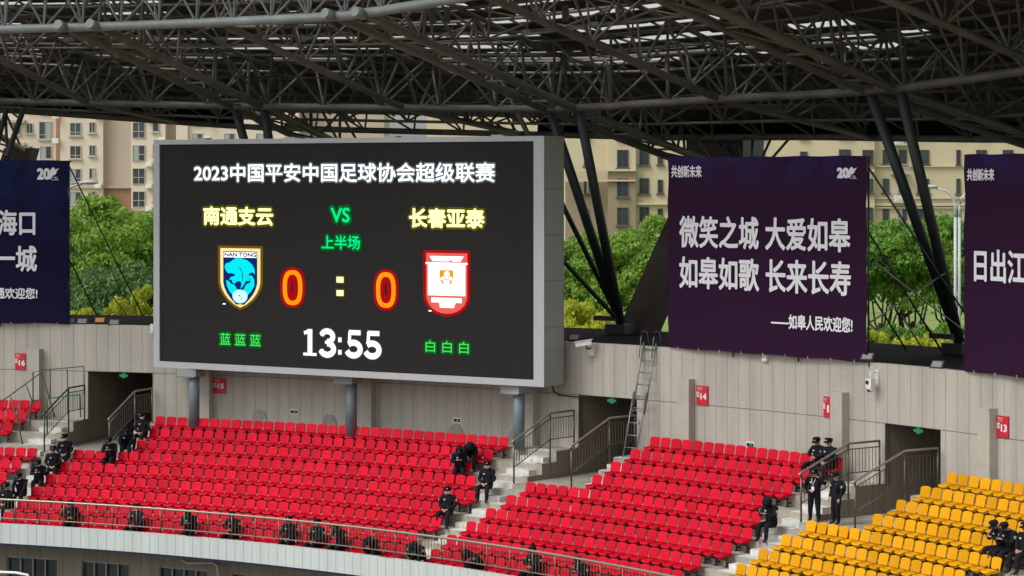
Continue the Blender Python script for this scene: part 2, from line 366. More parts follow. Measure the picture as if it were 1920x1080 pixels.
# ------------------------------------------------------------------ fascia, lower facade with windows
fa = empty('balcony_fascia', C3(30, 51.6, -14.6), 'pale grey panelled band below the front railing', 'fascia')
q = MB(); q.arcbox(A0, A1, 51.6, 51.78, -14.56, -13.78, n=90); q.build('band', 'fascia', fa)
q = MB(); q.arcbox(A0, A1, 51.66, 51.9, -14.66, -14.565, n=90); q.build('drip_edge', 'blue', fa)
q = MB(); q.arcbox(A0, A1, 51.91, 54.5, -14.70, -14.60, n=90); q.build('soffit', 'facade', fa)
lf = empty('lower_facade', C3(22, 53.5, -18.6), 'shaded tan facade with windows below the balcony', 'facade')
wins = [(17.62, 20.06), (21.3, 23.65), (25.2, 27.6), (28.9, 31.3)]
zt_, zb_ = -15.4, -17.4
q = MB(); q.arcbox(A0, A1, 53.5, 53.8, zt_, -14.71, n=80)
q.arcbox(A0, A1, 53.5, 53.8, -18.6, zb_, n=80)
e_ = [A0]+[v for s_ in wins for v in s_]+[A1]
for i in range(0, len(e_)-1, 2): q.arcbox(e_[i], e_[i+1], 53.5, 53.8, zb_, zt_, n=max(1, int((e_[i+1]-e_[i])/.9)))
q.build('tiled_wall', 'facade', lf)
for a, b in wins:
    f = MB()
    f.arcbox(a, b, 53.56, 53.62, zt_-.06, zt_, n=2); f.arcbox(a, b, 53.56, 53.62, zb_, zb_+.06, n=2)
    for j in range(5):
        c = a+(b-a)*j/4; f.arcbox(max(a, c-.035), min(b, c+.035), 53.55, 53.63, zb_, zt_, n=1)
    fo = f.build('window', 'alu', lf)
    p = MB(); p.arcbox(a, b, 53.66, 53.68, zb_, zt_, n=2); p.build('pane', 'glass', fo)
dp = MB(); dp.poly([px3(340, 1044, 53.2), px3(343, 1052, 53.2), px3(352, 1056, 53.2), px3(398, 1055, 53.2), px3(408, 1060, 53.2), px3(410, 1090, 53.2)], .06, 8)
tag(dp.build('drain_pipe', 'pvc'), 'cream drain pipe bent under the balcony band', 'pipe')
rl = MB(); rl.poly([px3(-40, 1071, 50.5), px3(30, 1074, 50.5), px3(52, 1078, 50.5), px3(58, 1096, 50.5)], .055, 8)
tag(rl.build('white_rail', 'white'), 'white tube rail end in the bottom corner before the windows', 'rail')

#=====FRONT RAILING
fr = empty('front_railing', C3(30, 52, -13.7), 'long steel railing with thin balusters on the pale balcony band', 'railing')
AA, AB = 14.0, 62.0
def arcpts(a, b, rho, z, st=.5):
    n = max(2, int((b-a)/st)); return [C3(a+(b-a)*i/n, rho, z) for i in range(n+1)]
q = MB(); q.poly(arcpts(AA, AB, 52.0, -12.87), .045, 8); q.build('top_rail', 'inox', fr)
q = MB(); q.poly(arcpts(AA, AB, 52.0, -13.62), .026, 6); q.build('bottom_rail', 'railgrey', fr)
nb = int((AB-AA)*R_(1)*52/.16); gr = MB()
for i in range(nb):
    a = AA+(AB-AA)*i/nb
    if i % 7 == 0:
        q = MB(); q.tube(C3(a, 52, -13.95), C3(a, 52, -12.89), .027, 8); q.build('post', 'bronze', fr)
    else: gr.tube(C3(a, 52, -13.62), C3(a, 52, -12.9), .012, 5, caps=False)
gr.build('baluster_grille', 'railgrey', fr)

# ------------------------------------------------------------------ slot railings
def railing(name, side, slot, label, mt, foot, bend, top_r=RW-.2):
    """Railing on one edge of an entrance slot: sloping part beside the steps, level part to the wall."""
    a = SLOTS[slot][side]; da = (.12 if side == 0 else -.12)*.0; ins = (.1, -.1)[side]
    a = a+ins*(-1 if side == 0 else -1)*.6
    o = empty(name, C3(a, 57.7, Z_LAND), label, 'railing', 'railings beside the entrance slots')
    zf, zb = foot, bend
    rF, rB = 57.75, 59.95
    low = lambda r: zf-1.02+(zb-zf)*min(1, max(0, (r-rF)/(rB-rF)))
    tp = lambda r: zf+(zb-zf)*min(1, max(0, (r-rF)/(rB-rF)))
    q = MB(); q.poly([C3(a, rF-.12, zf-.06), C3(a, rF, zf), C3(a, rB, zb), C3(a, top_r, zb+.0)], .042, 8); q.build('handrail', 'inox' if mt != 'green' else 'bronze', o)
    q = MB(); q.poly([C3(a, rF, zf-.2), C3(a, rB, zb-.2), C3(a, top_r, zb-.2)], .02, 6); q.build('mid_rail', mt, o)
    q = MB(); q.poly([C3(a, rF, low(rF)), C3(a, rB, low(rB)), C3(a, top_r, zb-1.02)], .02, 6); q.build('bottom_rail', mt, o)
    for r, zz in ((rF, Z_LAND), (rB, tread(0)-.6), (top_r, tread(0))):
        q = MB(); q.tube(C3(a, r, zz), C3(a, r, tp(r)-.02), .034, 8); q.build('post', mt, o)
    gq = MB(); r = rF+.16
    while r < top_r-.05:
        gq.tube(C3(a, r, low(r)), C3(a, r, tp(r)-.2), .0125, 5, caps=False); r += .16
    gq.build('baluster_grille', mt, o)
    return o
railing('slot_railing', 0, 0, 'green painted stair railing beside the tunnel with the green frame', 'green', -10.0, -9.1)
railing('slot_railing', 1, 0, 'bronze stair railing by the masked guards on the terrace end', 'bronze', -10.1, -9.15)
railing('slot_railing', 0, 1, 'bronze stair railing at the scoreboard side of the ladder tunnel', 'bronze', -9.98, -9.1)
railing('slot_railing', 1, 1, 'bronze stair railing passing behind the leaning ladder', 'bronze', -9.98, -9.1)
railing('slot_railing', 0, 2, 'bronze stair railing in front of the two guards on top red seats', 'bronze', -9.95, -9.1)
railing('slot_railing', 1, 2, 'bronze stair railing beside the yellow seats behind the standing guard', 'bronze', -9.95, -9.1)
gf = empty('green_steel_frame', px3(40, 840, 58.2), 'tall green steel tube frame standing over the steps at a tunnel', 'frame')
for i, L in enumerate([[(-8, 760), (18, 742), (78, 698), (80, 704)], [(20, 744), (36, 800), (44, 842)], [(49, 722), (60, 752), (56, 800)], [(78, 698), (92, 745), (103, 783)],
          [(62, 755), (62, 698), (80, 694), (157, 687), (158, 742)], [(94, 694), (94, 745)], [(126, 692), (128, 777)], [(60, 752), (90, 747), (150, 740), (151, 782)],
          [(37, 749), (38, 812), (45, 842)], [(88, 750), (89, 815)], [(-6, 812), (10, 850)]]):
    q = MB(); q.poly([px3(x, y, 58.6) for x, y in L], .028, 6); q.build('tube', 'green', gf)

# ------------------------------------------------------------------ aisle steps
def aisle(label, a_of, width, k0, k1, alt=.5):
    o = empty('aisle_steps', C3(a_of(5), rback(5), tread(5)), label, 'steps', 'pale step blocks in the aisles')
    for k in range(k0, k1):
        a = a_of(k); hw = width/2/rback(k)*57.3
        q = MB(); q.arcbox(a-hw, a+hw, riser(k)-.42, riser(k)-.004, tread(k+1)-.01, tread(k+1)+.2, n=2); q.build('step', 'step', o)
        q = MB(); q.arcbox(a-hw, a+hw, riser(k)+.02, riser(k)+.4, tread(k)-.02, tread(k)+.012, n=2); q.build('tread_plate', 'step', o)
aisle('pale steps between the green railing and the edge seats', lambda k: 16.2-.05*k if k < 4 else 17.35-.02*k, 1.1, 0, 4)
aisle('pale steps under the row of guards at the end of the terrace', lambda k: 20.55 if k < 4 else 17.45-.06*(k-4), 1.05, 0, 9)
aisle('pale steps down the aisle by the guard with the long legs', lambda k: 38.85 if k < 4 else 39.35-.06*(k-4), 1.15, 0, 9)
aisle('pale steps climbing to the foot of the ladder', lambda k: 42.85, .9, 0, 4)
aisle('pale steps down the aisle between red and yellow seats', lambda k: 52.95 if k < 4 else 53.3-.08*(k-4), 1.1, 0, 9)
aisle('pale steps along the end of the upper yellow rows', lambda k: 56.72, .85, 0, 4)
#=====SEATS
def seat_parts():
    W2, HT, TH = .236, .38, .03
    def shell(fn, nu, nv):
        m = MB(); top = [[fn(i/nu*2-1, j/nv, 0) for j in range(nv+1)] for i in range(nu+1)]; bot = [[fn(i/nu*2-1, j/nv, 1) for j in range(nv+1)] for i in range(nu+1)]
        for i in range(nu):
            for j in range(nv):
                m.face([top[i][j], top[i+1][j], top[i+1][j+1], top[i][j+1]], smooth=True)
                m.face([bot[i][j+1], bot[i+1][j+1], bot[i+1][j], bot[i][j]], smooth=True)
        for i in range(nu):
            m.face([bot[i][0], bot[i+1][0], top[i+1][0], top[i][0]]); m.face([top[i][nv], top[i+1][nv], bot[i+1][nv], bot[i][nv]])
        for j in range(nv):
            m.face([top[0][j], top[0][j+1], bot[0][j+1], bot[0][j]]); m.face([bot[nu][j], bot[nu][j+1], top[nu][j+1], top[nu][j]])
        return m
    # local frame: +x along the row, +y outward (towards the back), z up from the tread
    def back(u, v, side):
        w = W2*(1-.10*(1-v)**2)*(1-.30*max(0, (v-.80)/.20)**2.6)
        x = u*w; dish = .045*(1-u*u)*(1-.4*v)
        y = -.02+.085*v+dish*(1 if True else 0)-.04
        z = .455+HT*v-.012*abs(u)**3*(v > .95)
        rim = .012*(abs(u)**6+v**8)
        return Vector((x, y+rim*(1 if side else -1)*0+(TH if side else 0)*1.0, z))
    def pan(u, v, side):
        w = W2*(1.0-.06*v)*(1-.22*max(0, (v-.82)/.18)**2.4)
        x = u*w; dish = .03*(1-u*u)*(1-(2*v-1)**2)
        y = -.03-.43*v
        z = .455-dish-.012*v-.05*max(0, (v-.8)/.2)**2+.02*abs(u)**4
        return Vector((x*(1-.06*side), y+(.075*v if side else 0), z-(.075 if side else 0)))
    b = shell(back, 8, 8); p = shell(pan, 8, 7)
    k = MB(); k.box((0, -.02, .21), (.022, .03, .2)); k.box((0, -.16, .40), (.12, .15, .012)); k.box((-.1, -.14, .3), (.012, .1, .05)); k.box((.1, -.14, .3), (.012, .1, .05)); k.box((0, -.02, .014), (.06, .08, .014)); k.box((0, .06, .12), (.03, .10, .03))
    return b, p, k
sb, sp_, sk = seat_parts()
def make_seat(name, mt):
    root = bpy.data.objects.new(name, None); COL.objects.link(root); root.empty_display_size = .2; WLOC[root.name] = Vector((0, 0, 0))
    parts = [x.build(nm, m2, root, world=False, fix=True) for nm, x, m2 in (('backrest', sb, mt), ('seat_pan', sp_, mt), ('bracket', sk, 'iron'))]
    return root, parts
seats = []      # (block, row, a, index from the named end, colour)
PIT = .53
def row_seats(block, k, a_start, a_end, frm):
    r = rback(k); d = PIT/r*57.2958; n = int((a_end-a_start)/d+.5)
    for i in range(n):
        a = a_start+d*(i+.5)
        seats.append([block, k, a, (i+1) if frm == 0 else n-i])
mid_l = {1: 20.9, 2: 21.1, 3: 21.0, 4: 18.5, 5: 18.35, 6: 18.2, 7: 18.05, 8: 17.85, 9: 17.7}
mid_r = {1: 37.65, 2: 37.4, 3: 37.3, 4: 38.15, 5: 38.55, 6: 38.2, 7: 38.4, 8: 38.2, 9: 38.1}
red_l = {0: 43.5, 1: 43.3, 2: 43.1, 3: 42.95, 4: 40.45, 5: 40.25, 6: 40.0, 7: 39.8, 8: 39.6, 9: 39.6}
red_r = {0: 52.3, 1: 51.9, 2: 51.65, 3: 51.25, 4: 52.1, 5: 52.7, 6: 52.5, 7: 52.25, 8: 52.0, 9: 51.8}
yel_l = {0: 57.15, 1: 56.85, 2: 56.65, 3: 56.5, 4: 54.25, 5: 54.0, 6: 53.85, 7: 53.75, 8: 53.6}
lef_r = {0: 15.35, 1: 15.1, 2: 14.85, 4: 16.8, 5: 16.5, 6: 16.25, 7: 16.1, 8: 16.0, 9: 15.9}
for k in mid_l: row_seats('mid', k, mid_l[k], mid_r[k], 1)
for k in red_l: row_seats('red', k, red_l[k], red_r[k], 0)
for k in yel_l: row_seats('yel', k, yel_l[k], yel_l[k]+{0: 6.0, 1: 6.5, 2: 7, 3: 7.5, 4: 9.3, 5: 9.3, 6: 8.5, 7: 7.5, 8: 6}[k], 0)
for k in lef_r: row_seats('lef', k, lef_r[k]-2.6, lef_r[k], 1)
seats_rw = {}
red_all, yel_all = [], []
for s_ in seats:
    b, k, a, i = s_
    P = C3(a, rback(k), tread(k)); y_ = HOR-F*(P.z-ZC+.5)/P.y; x_ = 960+F*P.x/P.y
    if x_ < -30 or x_ > 1950 or y_ > 1130: continue
    (yel_all if b == 'yel' else red_all).append((P.length, P, s_))
red_all.sort(key=lambda t: t[0])
def seat_label(s_):
    b, k, a, i = s_
    if b == 'yel': return f'yellow plastic seat, {ordw(i)} from the stair end of the {ordw(k+1)} yellow row'
    if b == 'red': return f'red plastic seat, {ordw(i)} from the stair end in {ordw(k+1)} row below the banner'
    if b == 'mid': return f'red plastic seat, {ordw(i)} from the ladder end of the {ordw(k)} row below scoreboard'
    return f'red plastic seat, {ordw(i)} from the green railing in the {ordw(k+1)} row'
def place_seats(name, mt, items, group):
    r0, p0 = make_seat(name, mt); first = True
    for _, P, s_ in items:
        if first: r, first = r0, False
        else:
            r = r0.copy(); COL.objects.link(r)
            for q in p0: c = q.copy(); COL.objects.link(c); c.parent = r
        r.location = P; r.rotation_euler = (0, rng.uniform(-.006, .006), -R_(s_[2])+rng.uniform(-.025, .025))
        tag(r, seat_label(s_), 'seat', group)
place_seats('red_seat', 'red', red_all[:300], 'red stadium seats')
place_seats('yellow_seat', 'yellow', yel_all, 'yellow stadium seats')
st = MB()
tv = [(m, [Vector(v) for v in m.v], mi) for m, mi in ((sb, 0), (sp_, 0), (sk, 1))]
for _, P, s_ in red_all[300:]:
    rot = Matrix.Rotation(-R_(s_[2])+rng.uniform(-.025, .025), 3, 'Z')
    for m, vs, mi in tv:
        base = len(st.v); st.v += [tuple(rot @ v+P) for v in vs]
        st.f += [tuple(i+base for i in f) for f in m.f]; st.m += [mi]*len(m.f); st.uv += m.uv; st.sm += m.sm
so = st.build('red_seat_rows', ['red', 'iron'], fix=True)
tag(so, 'farther red plastic seats filling the rows towards the green railing', 'seats', kind='stuff')
#=====SCREEN
UP = Vector((0, 0, 1))
class Plane:                                  # a vertical plane: local metres u along it, v height relative to the eye
    def __init__(s, pl, pr): s.p = Vector(pl); s.u = (Vector(pr)-Vector(pl)); s.w = s.u.length; s.u.normalize(); s.n = Vector((s.u.y, -s.u.x))  # n faces the camera side
    def uv(s, x, y):
        kx = (x-960)/F; # kx*Y = px+u*ux ; Y = py+u*uy
        u = (kx*s.p.y-s.p.x)/(s.u.x-kx*s.u.y); Y = s.p.y+u*s.u.y; return u, -(y-HOR)*Y/F
    def at(s, u, v, d=0): q = s.p+s.u*u+s.n*d; return Vector((q.x, q.y, v+ZC))
def text_mesh(body, offset, spacing=1.0, extra=None):
    c = bpy.data.curves.new('t', 'FONT'); c.body = body; c.offset = offset; c.space_character = spacing; c.resolution_u = 3; c.align_x = 'LEFT'
    o = bpy.data.objects.new('t', c); COL.objects.link(o); dg = bpy.context.evaluated_depsgraph_get()
    me = bpy.data.meshes.new_from_object(o.evaluated_get(dg)); vs = [Vector(v.co) for v in me.vertices]; fs = [tuple(p.vertices) for p in me.polygons]
    bpy.data.objects.remove(o); bpy.data.curves.remove(c); bpy.data.meshes.remove(me)
    return vs, fs
def put_text(name, body, plane, box, mats, parent, d, bold=0, wave=None, spacing=1.0, fit=None, dirs=8, glyphs=None):
    """box = picture corners (xl, yt, xr, yb) at the left end; the glyphs fill the box on the plane. bold: metres added round every stroke (copies of the glyphs set round a circle, 0.4 mm apart in depth)."""
    vs, fs = text_mesh(body, 0, spacing)
    if fit is None: fit = (min(v.x for v in vs), max(v.x for v in vs), min(v.y for v in vs), max(v.y for v in vs))
    x0, x1, y0, y1 = fit
    xl, yt, xr, yb = box; u0, v1 = plane.uv(xl, yt); _, v0 = plane.uv(xl, yb); u1, _ = plane.uv(xr, yt)
    if wave is None and name != 'painted_halo': pass
    m = MB(); cps = [(0, 0)]
    if bold:
        cps += [(bold*math.cos(2*math.pi*i/dirs), bold*math.sin(2*math.pi*i/dirs)) for i in range(dirs)]
        if bold > .09: cps += [(bold*.55*math.cos(2*math.pi*(i+.5)/dirs), bold*.55*math.sin(2*math.pi*(i+.5)/dirs)) for i in range(dirs)]
    b_in = bold if name != 'painted_halo' else 0
    for ci, (du, dv) in enumerate(cps):
        base = len(m.v)
        for v in vs:
            u = u0+b_in+(v.x-x0)/(x1-x0)*(u1-u0-2*b_in)+du; w_ = v0+b_in+(v.y-y0)/(y1-y0)*(v1-v0-2*b_in)+dv
            m.v.append(tuple(plane.at(u, w_, d+ci*.0004+(wave(u, w_) if wave else 0))))
        for f in fs: m.f.append(tuple(i+base for i in f)); m.m.append(0); m.uv.append([(0, 0)]*len(f)); m.sm.append(False)
    return m.build(name, mats, parent), fit

sp = Plane((-15.37, 102.9), (1.24, 92.9)); SW = sp.w; SB, STp = -8.08, 1.65
board = empty('scoreboard', sp.at(SW/2, tread(0), -.8), 'large grey framed LED scoreboard with lit Chinese text on blue posts', 'scoreboard')
iu0, iv1 = .32, STp-.2; iu1, iv0 = SW-.47, SB+.26
DEP = 1.55
h = MB()
def pq(m, pts, mi=0):
    P3 = [sp.at(*p) for p in pts]; m.face(P3, mi, [(p[0]+p[2], p[1]) for p in pts])
h_out = [(0, SB), (SW, SB), (SW, STp), (0, STp)]; h_in = [(iu0, iv0), (iu1, iv0), (iu1, iv1), (iu0, iv1)]
for i in range(4):
    j = (i+1) % 4
    pq(h, [(*h_out[i], 0), (*h_out[j], 0), (*h_in[j], 0), (*h_in[i], 0)])
    pq(h, [(*h_in[i], 0), (*h_in[j], 0), (*h_in[j], -.07), (*h_in[i], -.07)])
pq(h, [(0, STp, 0), (SW, STp, 0), (SW, STp, -DEP), (0, STp, -DEP)]); 
h.build('frame', 'frame', board)
h = MB()
pq(h, [(SW, SB, 0), (SW, SB, -DEP), (SW, STp, -DEP), (SW, STp, 0)]); pq(h, [(0, SB, -DEP), (0, SB, 0), (0, STp, 0), (0, STp, -DEP)])
pq(h, [(0, SB, -DEP), (SW, SB, -DEP), (SW, SB, 0), (0, SB, 0)]); pq(h, [(SW, SB, -DEP), (0, SB, -DEP), (0, STp, -DEP), (SW, STp, -DEP)])
h.build('casing', 'side', board)
def display_mat():
    m = mat('led_face', (.03, .03, .031), .6, spec=.18)
    n = m.node_tree.nodes; l = m.node_tree.links; p = n['Principled BSDF']
    tc = n.new('ShaderNodeTexCoord'); nz = n.new('ShaderNodeTexNoise'); nz.inputs['Scale'].default_value = 14; nz.inputs['Detail'].default_value = 8; nz.inputs['Roughness'].default_value = .8
    l.new(tc.outputs['Object'], nz.inputs['Vector'])
    mr = n.new('ShaderNodeMapRange'); mr.inputs['From Min'].default_value = .35; mr.inputs['From Max'].default_value = .65; mr.inputs['To Min'].default_value = .012; mr.inputs['To Max'].default_value = .022
    l.new(nz.outputs['Fac'], mr.inputs['Value']); l.new(mr.outputs[0], p.inputs['Base Color']); return m
M['display'] = display_mat()
h = MB(); pq(h, [(iu0, iv0, -.06), (iu1, iv0, -.06), (iu1, iv1, -.06), (iu0, iv1, -.06)]); disp = h.build('display', 'display', board)
for u in (SW*.12, SW*.36, SW*.62, SW*.88):
    h = MB(); c = sp.at(u, STp+.035, -.5); h.box(c, (.28, .2, .035), (Vector((sp.u.x, sp.u.y, 0)), Vector((sp.n.x, sp.n.y, 0)), UP)); h.build('lifting_lug', 'frame', board)
for a in (22.73, 30.11, 38.05):
    h = MB(); h.tube(C3(a, 60.1, tread(0)), C3(a, 60.1, SB), .23, 20); o = h.build('post', 'col', board)
    h = MB(); X = Vector((math.cos(R_(a)), -math.sin(R_(a)), 0)); N = Vector((math.sin(R_(a)), math.cos(R_(a)), 0))
    h.box(C3(a, 60.1, SB-.17)-X*.15, (.45, .4, .17), (X, N, UP)); h.build('post_head', 'side', o)
    h = MB(); h.box(C3(a, 60.1, SB-.36)-X*.2, (.42, .4, .02), (X, N, UP)); h.build('head_plate', 'alu', o)
DD = -.05
halo = lambda c, s: led_mat('led_halo', c, s)
L_white = led_mat('led_white', (.92, .97, 1.0), 1.6); L_wh_h = led_mat('led_white_halo', (.35, .42, .46), .38)  # the _h materials paint lens bloom as faint emission
L_yel = led_mat('led_yellow', (1.0, 1.0, .42), 1.5); L_yel_h = led_mat('led_yellow_halo', (.30, .27, .0), .35)
L_grn = led_mat('led_green', (.0, .9, .28), 1.0); L_grn_h = led_mat('led_green_halo', (0, .24, .02), .5)
L_grn2 = led_mat('led_green_pale', (.08, .95, .14), .85)
L_org = led_mat('led_orange', (1.0, .34, .002), 1.0); L_red = led_mat('led_red', (.62, .0, .006), .7)
L_cyan = led_mat('led_cyan', (.0, .86, .95), 1.0); L_navy = led_mat('led_navy', (.0, .035, .30), .55); L_gold = led_mat('led_gold', (1.0, .78, .35), 1.1); L_gold_h = led_mat('led_gold_halo', (.35, .17, .0), .5)
L_sal = led_mat('led_salmon', (1.0, .16, .12), .85); L_teal = led_mat('led_teal', (.0, .30, .42), .6)
L_ink = led_mat('led_ink', (.10, .08, .09), .6); L_wash = led_mat('led_pale_cyan', (.62, 1, 1), 1.1)
def led_text(name, body, box, core, hal, off, hoff, spacing=1.0):
    o, fit = put_text(name, body, sp, box, core, board, DD+.012, off, spacing=spacing)
    put_text('painted_halo', body, sp, box, hal, o, DD+.002, hoff, spacing=spacing, fit=fit, dirs=10)  # wider, fainter copy behind the glyphs paints their glow
    return o
led_text('title_line', '2023中国平安中国足球协会超级联赛', (363, 307, 927, 341), L_white, L_wh_h, .012, .07)
led_text('home_name', '南通支云', (380, 387, 511, 422), L_yel, L_yel_h, .030, .10)
led_text('away_name', '长春亚泰', (766, 390, 908, 427), L_yel, L_yel_h, .030, .10)
led_text('versus_text', 'VS', (619, 389, 655, 417), L_grn, L_grn_h, .022, .12)
led_text('half_text', '上半场', (602, 441, 674, 467), L_grn, L_grn_h, .014, .10)
led_text('home_colour_text', '蓝 蓝 蓝', (411, 624, 488, 646), L_grn2, L_grn_h, .006, .085)
led_text('away_colour_text', '白 白 白', (797, 638, 878, 660), L_grn2, L_grn_h, .006, .085)
# clock digits drawn as strokes with slab ends
def stroke_text(name, strokes, box, core, hal):
    xl, yt, xr, yb = box; u0, v1 = sp.uv(xl, yt); _, v0 = sp.uv(xl, yb); u1, _ = sp.uv(xr, yt)
    par = board
    for nm, mt_, d, ex in ((name, core, DD+.012, 0), ('painted_halo', hal, DD+.004, .035)):  # second pass: widened strokes that paint the glow round each digit
        m = MB()
        for pts, wd in strokes:
            P2 = [Vector((u0+x*(u1-u0), v0+y*(v1-v0))) for x, y in pts]; hw = wd*(v1-v0)/2+ex
            for i in range(len(P2)-1):
                dlt = (P2[i+1]-P2[i]).normalized(); nn = Vector((-dlt.y, dlt.x))*hw; e = dlt*ex
                q = [P2[i]-nn-e, P2[i+1]-nn+e, P2[i+1]+nn+e, P2[i]+nn-e]; dd = d+.0003*(i % 3)
                m.face([sp.at(z.x, z.y, dd) for z in q])
            for p in P2[1:-1]:
                m.face([sp.at(p.x+hw*math.cos(t*.5236), p.y+hw*math.sin(t*.5236), d+.0012) for t in range(12)])
        par = m.build(nm, mt_, par)
    return par
def arc(cx, cy, rx, ry, t0, t1, n=14): return [(cx+rx*math.cos(R_(t0+(t1-t0)*i/n)), cy+ry*math.sin(R_(t0+(t1-t0)*i/n))) for i in range(n+1)]
def d1(x): return [([(x+.085, .02), (x+.085, .98)], .20), ([(x+.0, .045), (x+.17, .045)], .09), ([(x+.01, .83), (x+.08, .93)], .12)]
def d3(x): return [(arc(x+.075, .735, .075, .2, 165, -88), .20), (arc(x+.075, .27, .085, .215, 88, -165), .21), ([(x+.05, .52), (x+.08, .52)], .1)]
def d5(x): return [([(x+.165, .92), (x+.02, .92)], .17), ([(x+.03, .95), (x+.022, .53)], .12), (arc(x+.075, .31, .088, .24, 135, -160), .21)]
CK = (568, 616, 713, 666)
for st_ in (d1(.0), d3(.235), d5(.575), d5(.815)): stroke_text('clock_digit', st_, CK, L_white, L_wh_h)
for y_ in (.17, .63): stroke_text('clock_dot', [([(.455, y_), (.495, y_)], .16)], CK, L_white, L_wh_h)
def ring_fill(name, mt, c, r_out, r_in, d, parent, n=40, pw=2.6):
    m = MB(); se = lambda t, r: (c[0]+r[0]*math.copysign(abs(math.cos(t))**(2/pw), math.cos(t)), c[1]+r[1]*math.copysign(abs(math.sin(t))**(2/pw), math.sin(t)))
    for i in range(n):
        t0, t1 = 2*math.pi*i/n, 2*math.pi*(i+1)/n
        p = [se(t0, r_out), se(t1, r_out)]+([se(t1, r_in), se(t0, r_in)] if r_in else [c])
        m.face([sp.at(*q, d) for q in p])
    return m.build(name, mt, parent)
for nm, bx in (('home_score', (529, 506, 566, 573)), ('away_score', (704, 510, 741, 578))):
    u0, v1 = sp.uv(bx[0], bx[1]); u1, v0 = sp.uv(bx[2], bx[3]); c = ((u0+u1)/2, (v0+v1)/2); rx, ry = (u1-u0)/2, (v1-v0)/2
    o = ring_fill(nm, L_org, c, (rx, ry), (rx*.57, ry*.74), DD+.012, board)
    ring_fill('painted_halo', L_red, c, (rx*1.27, ry*1.15), (rx*.12, ry*.36), DD+.004, o)
for bx in ((630, 519, 643, 530), (630, 544, 643, 555)):
    m = MB(); mh = MB(); u0, v1 = sp.uv(bx[0], bx[1]); u1, v0 = sp.uv(bx[2], bx[3])
    m.face([sp.at(*q, DD+.012) for q in ((u0, v0), (u1, v0), (u1, v1), (u0, v1))]); e = .05
    mh.face([sp.at(*q, DD+.004) for q in ((u0-e, v0-e), (u1+e, v0-e), (u1+e, v1+e), (u0-e, v1+e))])
    o = m.build('colon_dot', L_yel, board); mh.build('painted_halo', L_yel_h, o)
# crests
def poly2(name, mt, pts, fr_, d, parent):          # polygon in crest units x,y in 0..1 (y up)
    u0, v0, u1, v1 = fr_; m = MB(); m.face([sp.at(u0+x*(u1-u0), v0+y*(v1-v0), d) for x, y in pts]); return m.build(name, mt, parent)
def shield(inset, tip=0.0, round_=False):
    L, Rr, T = inset, 1-inset, 1-inset*.66
    if not round_:
        left = [(L, .42), (L+.03, .33), (L+.10, .23), (L+.2, .14), (L+.36-inset*.4, .045)]
        return [(L, T)]+left+[(.5, inset*.75)]+[(1-x, y) for x, y in left[::-1]]+[(Rr, T)]
    return [(L, T), (L, .3)]+[(.5+(Rr-.5)*math.cos(R_(t)), .3+(.3-inset*.6)*math.sin(R_(t))) for t in range(195, 346, 15)]+[(Rr, .3), (Rr, T)]
def crest(bx):
    u0, v1 = sp.uv(bx[0], bx[1]); u1, v0 = sp.uv(bx[2], bx[3]); return (u0, v0, u1, v1)
c1 = crest((412, 465, 487, 578))
cr = poly2('home_crest', L_gold, shield(0), c1, DD+.010, board)
sc = lambda P_, s: [(.5+(x-.5)*s, .5+(y-.5)*(1+(s-1)*.66)) for x, y in P_]
poly2('painted_halo', L_gold_h, sc(shield(0), 1.13), c1, DD+.004, cr)
poly2('crest_field', L_navy, shield(.075), c1, DD+.014, cr)
poly2('name_band', L_white, [(.09, .845), (.91, .845), (.91, .935), (.09, .935)], c1, DD+.018, cr)
u0, v0, u1, v1 = c1
put_text('crest_lettering', 'NAN TONG', sp, (420, 473, 480, 481), L_ink, cr, DD+.022, .012)
wolf = [(.11, .68), (.14, .74), (.26, .765), (.31, .80), (.40, .835), (.55, .83), (.68, .80), (.80, .73), (.86, .65), (.87, .56), (.82, .60), (.74, .585), (.66, .52), (.68, .48), (.62, .42), (.57, .36),
        (.50, .31), (.54, .40), (.50, .45), (.42, .44), (.36, .40), (.31, .42), (.29, .47), (.23, .46), (.26, .51), (.36, .53), (.37, .565), (.29, .58), (.20, .575), (.14, .62)]
poly2('wave_head', L_cyan, wolf, c1, DD+.018, cr)
poly2('wave_curl', L_cyan, [(.15, .46), (.17, .36), (.24, .26), (.33, .20), (.5, .12), (.66, .19), (.78, .28), (.86, .38), (.85, .48), (.80, .54), (.70, .55), (.65, .50), (.68, .45), (.74, .46), (.72, .50), (.76, .48), (.75, .42), (.66, .40), (.58, .30), (.42, .31), (.36, .38), (.27, .40), (.22, .44)], c1, DD+.021, cr)
poly2('mane_line', L_teal, [(.44, .70), (.52, .66), (.57, .58), (.58, .50), (.55, .42), (.555, .51), (.54, .59), (.50, .65)], c1, DD+.024, cr)
poly2('ball', L_wash, [(.5+.19*math.cos(R_(t)), .20+.10*math.sin(R_(t)) if math.sin(R_(t)) > 0 else .20+.13*math.sin(R_(t))) for t in range(0, 360, 18)], c1, DD+.026, cr)
poly2('ball_spot', L_ink, [(.45, .20), (.50, .215), (.50, .185)], c1, DD+.03, cr); poly2('ball_spot', L_ink, [(.50, .165), (.57, .14), (.55, .13)], c1, DD+.03, cr)
c2 = crest((798, 474, 875, 590))
cr = poly2('away_crest', L_sal, shield(0, round_=True), c2, DD+.010, board)
poly2('painted_halo', L_red, sc(shield(0, round_=True), 1.13), c2, DD+.004, cr)
poly2('crest_field', L_white, [(.045, .30), (.955, .30), (.955, .83), (.045, .83)], c2, DD+.014, cr)
poly2('name_band', L_white, [(-.01, .815), (1.01, .815), (1.01, .845), (-.01, .845)], c2, DD+.016, cr)
poly2('name_band', L_white, [(.08, .95), (.16, .865), (.56, .865), (.60, .89), (.64, .865), (.84, .865), (.92, .95)], c2, DD+.016, cr)
